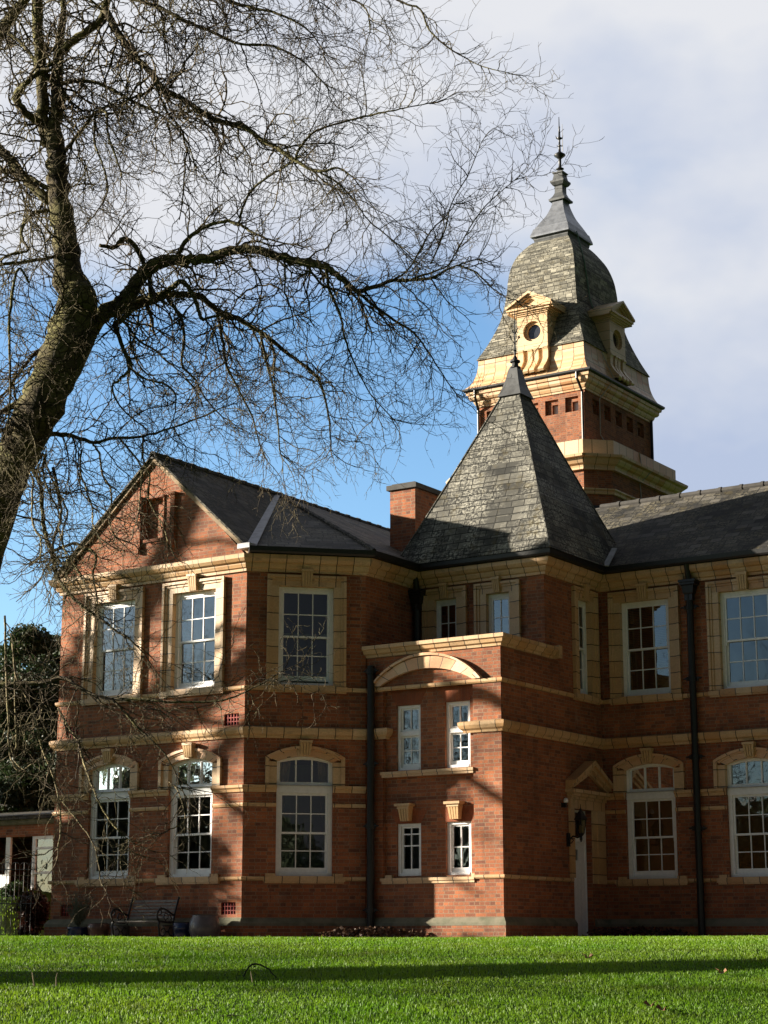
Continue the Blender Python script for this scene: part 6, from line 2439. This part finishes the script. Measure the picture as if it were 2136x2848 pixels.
    for x, pts in enumerate((
            [(27, 1390, 5), (36, 1470, 5), (63, 1516, 5), (78, 1562, 5), (90, 1615, 4.5), (110, 1661, 4.5), (126, 1720, 4), (131, 1786, 4), (125, 1830, 3.5)],
            [(126, 1720, 4), (150, 1750, 4), (180, 1790, 4), (205, 1830, 3.5), (213, 1870, 3), (217, 1905, 2.5), (224, 1915, 2)],
            [(10, 1330, 5), (12, 1420, 5), (15, 1500, 5), (18, 1560, 4), (22, 1630, 4), (40, 1665, 3.5), (70, 1650, 3)],
            [(33, 1430, 4), (32, 1520, 4), (36, 1600, 4), (30, 1640, 3), (60, 1670, 3)],
            [(170, 1590, 6), (175, 1625, 5), (185, 1660, 5), (200, 1700, 4.5), (215, 1735, 4), (240, 1775, 4), (262, 1800, 3)],
            [(126, 1530, 5), (150, 1575, 5), (170, 1600, 5)],
            [(365, 1690, 3), (385, 1710, 3), (400, 1770, 2.5), (370, 1790, 2.5)])):
        limb('shoot', pts, 20.0, 19.6, 6, .9, droop=-.03, lens=(.15, .5), dens=.8, mat='pale_twig')
    for k in range(7):
        x = RT.uniform(-10, 330)
        y = RT.uniform(930, 1040) - .25 * max(0, x - 120)
        pts = [(x, y, 5)]
        for q in range(RT.randint(5, 8)):
            x += RT.uniform(-8, 26)
            y += RT.uniform(22, 46)
            pts.append((x, y, 5 - q * .35))
        limb('shoot', pts, 21.3, 20.2, 6, .8, droop=-.04, lens=(.3, .8), dens=.8, mat='pale_twig')
    # boughs crossing the top of the picture
    limb('limb', [(235, -40, 16), (300, -60, 14), (380, -50, 12), (450, -20, 10), (520, 10, 8), (600, 30, 6), (660, 60, 4), (700, 110, 3)], 21.6, 20.6, 8, 1.7, droop=-.05, lens=(.6, 1.8))
    limb('limb', [(260, -10, 12), (330, 10, 10), (400, 45, 9), (460, 70, 8), (520, 95, 7), (590, 100, 6), (650, 130, 4), (700, 180, 3)], 21.6, 21.0, 8, 1.7, droop=-.05, lens=(.5, 1.7))
    limb('limb', [(130, 180, 10), (190, 175, 9), (235, 190, 8), (290, 220, 7), (350, 250, 5), (400, 300, 4), (420, 350, 3)], 21.8, 21.2, 7, 1.3, droop=-.05)
    limb('limb', [(440, -60, 10), (560, -60, 9), (660, -30, 8), (740, -10, 6), (790, 20, 4), (800, 70, 3)], 21.0, 20.2, 7, 1.5, droop=-.04, lens=(.5, 1.4))
    limb('limb', [(740, -90, 7), (800, -50, 6), (858, 0, 5), (907, 20, 5), (927, 64, 4), (961, 98, 4), (1011, 128, 3), (1045, 145, 2.5), (1090, 155, 2)], 20.4, 19.6, 7, 1.0, droop=-.01, lens=(.3, .8), dens=.8)
    limb('limb', [(688, 370, 5), (735, 400, 5), (770, 440, 4), (800, 480, 3.5), (850, 520, 3), (890, 560, 2.5)], 20.4, 20.8, 6, 1.5, droop=-.03, lens=(.4, 1.1))
    T.build('crown', M['twig'], t)
    return t


tree = plane_tree()


# ---- bare trees and evergreens that stand outside the picture, to the left and behind the viewer
def random_tree(name, label, x, y, h, group, seed, r=.3, levels=4, boughs=18):
    global RT
    keep = RT
    RT = random.Random(seed)
    z = gz(x, y)
    t = thing(name, label, 'tree', (x, y, z), group)
    T = Twigs()
    m = MB()
    p = Vector((x, y, z - .2))
    d = Vector((RT.gauss(0, .06), RT.gauss(0, .06), 1)).normalized()
    V, R = [p], [r * 1.25]
    n = 12
    for k in range(n):
        d = (d + rv(.06) + Vector((0, 0, .05))).normalized()
        p = p + d * h * .8 / n
        V.append(p)
        R.append(r * (1 - .8 * (k + 1) / n))
    m.tube(V, R, 9)
    m.build('trunk', M['bark'], t, smooth_=True)

    def br(p, d, L_, r, lv):
        n = 7
        pts = [p.copy()]
        for k in range(n):
            d = (d + rv(.16) + Vector((0, 0, .03))).normalized()
            p = p + d * (L_ / n)
            pts.append(p)
        T.tube(pts, r, r * .4)
        if lv < levels:
            for k in range(5 if lv < 3 else 4):
                i = RT.randint(2, n)
                br(pts[i], d * .6 + rv(.5), L_ * RT.uniform(.4, .62), r * .5, lv + 1)
    for k in range(boughs):
        i = RT.randint(4, n)
        a = RT.uniform(0, 6.28)
        br(V[i], Vector((math.cos(a), math.sin(a), RT.uniform(.2, .9))), h * RT.uniform(.22, .4), R[i] * .55, 1)
    T.build('crown', M['twig'], t)
    RT = keep
    return t


def conifer(name, label, x, y, h, rad, seed, n=9000, group=None, size=.16, z0=.12, clumps=46):
    rnd = np.random.default_rng(seed)
    z = gz(x, y)
    t = thing(name, label, 'tree', (x, y, z), group)
    m = MB()
    m.tube([(x, y, z - .2), (x + .1, y, z + h * .5), (x + .05, y, z + h * .93)], [.20, .13, .03], 8)
    for k in range(16):
        a = rnd.uniform(0, 6.28)
        zz = z + h * rnd.uniform(z0 + .05, .85)
        m.tube([(x + .05, y, zz), (x + math.cos(a) * rad * .7, y + math.sin(a) * rad * .7, zz + .25)], [.05, .015], 5)
    m.build('trunk', M['stick'], t)
    Q = []
    for k in range(clumps):
        f = rnd.random()
        zz = z + h * (z0 + (1 - z0) * f)
        env = rad * (math.sin(math.pi * min(1, (.18 + .82 * f))) ** .7) * rnd.uniform(.65, 1.08)
        a = rnd.uniform(0, 6.28)
        rr = env * rnd.random() ** .5
        c = (x + rr * math.cos(a), y + rr * math.sin(a), zz)
        s = rad * rnd.uniform(.22, .42)
        Q.append(leafy(None, None, c, (s, s, s * .6), n // clumps, size, rnd))
    quads_obj('crown', np.concatenate(Q), M['pine'], t)
    return t


def back_trees():
    G = 'dark evergreens behind the low extension'
    for (px, d, top, rad, seed, lb) in ((62, 58, 1372, 2.0, 1, 'dark evergreen tree nearest the house corner beyond the low extension'),
                                        (8, 61, 1452, 1.7, 2, 'shorter dark evergreen at the left edge beyond the low extension'),
                                        (118, 63, 1385, 1.8, 3, 'dark evergreen half hidden behind the left corner of the house'),
                                        (30, 66, 1500, 2.2, 6, 'bushy dark evergreen filling the gap behind the other two')):
        p = at(px, top, d)
        x, y = p.x, p.y
        conifer('evergreen_tree', lb, x, y, p.z - gz(x, y), rad, seed, 60000, G, .065, z0=.22, clumps=70)
    G2 = 'trees left of the picture'
    # a yew beside the lawn keeps the foot of the gable in shade
    conifer('yew_tree', 'broad dark yew west of the gable, outside the left edge of the picture', -37.6, 22.9, 8.1, 1.75, 12, 16000, G2, .16, z0=.02, clumps=70)
    conifer('yew_tree', 'narrow dark yew south of the broad one, outside the left edge of the picture', -36.0, 21.0, 5.0, 1.0, 13, 9000, G2, .16, z0=.02)
    t = random_tree('bare_tree', 'tall leafless tree west of the gable, outside the left edge of the picture', -44.5, 19.5, 17, G2, 5, .34, 2, 9)
    # its two heavy boughs throw the slanting shadows on the gable
    for wy, a, b, r in ((YG, (-24.7, 7.3), (-23.4, 9.4), .24), (YG, (-26.9, 6.3), (-22.5, 5.6), .07), (YG, (-24.9, 4.6), (-22.6, 5.9), .06), (YG, (-27.2, 5.7), (-25.9, 6.3), .09),
                        (YG, (-24.3, 7.9), (-22.2, 7.72), .07), (YG, (-23.2, 6.05), (-22.1, 5.9), .10), (YG, (-24.9, 7.4), (-25.6, 5.1), .16), (YG, (-26.4, 4.9), (-23.4, 4.3), .14), (YG, (-24.4, 3.7), (-22.2, 2.3), .12),
                        (YF, (-19.0, 3.25), (-17.4, 2.45), .11), (YF, (-18.6, 4.75), (-17.3, 4.25), .17)):
        m = MB()
        k = 19.0
        P = Vector((a[0], wy, a[1])) + SUN * k
        Q = Vector((b[0], wy, b[1])) + SUN * k
        e = (Q - P) * .35
        root = Vector((-44.4, 19.5, P.z - 2.5))
        m.tube([root, root.lerp(P, .6) + Vector((0, 0, .3)), P, P.lerp(Q, .5) + Vector((0, 0, .12)), Q, Q + e], [r * 1.3, r * 1.1, r, r * .85, r * .7, r * .3], 8)
        m.build('limb', M['bark'], t, smooth_=True)
    conifer('yew_tree', 'unseen dark yew added to shade the glazed porch, outside the left edge of the picture', -44.8, 30.4, 6.5, 2.3, 17, 12000, G2, .16, z0=.02, clumps=60)  # yew added out of view to darken the white porch panel
    G3 = 'evergreens behind the viewer'
    first = None
    spots = [(-72, -18), (-62, -15), (-54, -21), (-47, -25), (-39, -21), (-31, -26), (-80, -6), (25, -38), (34, -28), (44, -20), (14, -42)]
    names = ['farthest west', 'second from the west', 'third from the west', 'fourth from the west', 'fifth from the west', 'sixth from the west', 'at the west end nearest the lawn', 'south-east', 'second south-east', 'farthest east', 'southernmost']
    for (x, y), nm in zip(spots, names):
        lb = 'evergreen tree %s in the belt behind the viewer' % nm
        if first is None:
            first = conifer('evergreen_tree', lb, x, y, 8.5, 5.0, 40, 6000, G3, .40, z0=.02, clumps=60)
            M['belt'] = leaf_mat('belt_leaf', (0.10, 0.125, 0.065), (0.06, 0.085, 0.04), .45)
            for ch in first.children:
                if ch.name.startswith('crown'):
                    ch.data.materials[0] = M['belt']
        else:
            c = copy_thing(first, (x, y, gz(x, y)), lb)
            c.rotation_euler = (0, 0, x * 1.7)
    G4 = 'leafless trees behind the viewer'
    bare = random_tree('bare_tree', 'leafless tree mirrored in the gable windows, outside the picture behind the viewer', -52, -6, 15, G4, 21, .25)
    for x, y, lb in ((-43, -12, 'leafless tree mirrored in the annex windows, outside the picture behind the viewer'), (-36, -9, 'leafless tree mirrored in the right wing windows, outside the picture behind the viewer')):
        c = copy_thing(bare, (x, y, gz(x, y)), lb)
        c.rotation_euler = (0, 0, x * 2.3)


def copy_thing(o, loc, label):
    c = o.copy()
    COL.objects.link(c)
    c.location = loc
    c['label'] = label
    for ch in list(o.children):
        d = ch.copy()
        COL.objects.link(d)
        d.parent = c
    return c


back_trees()
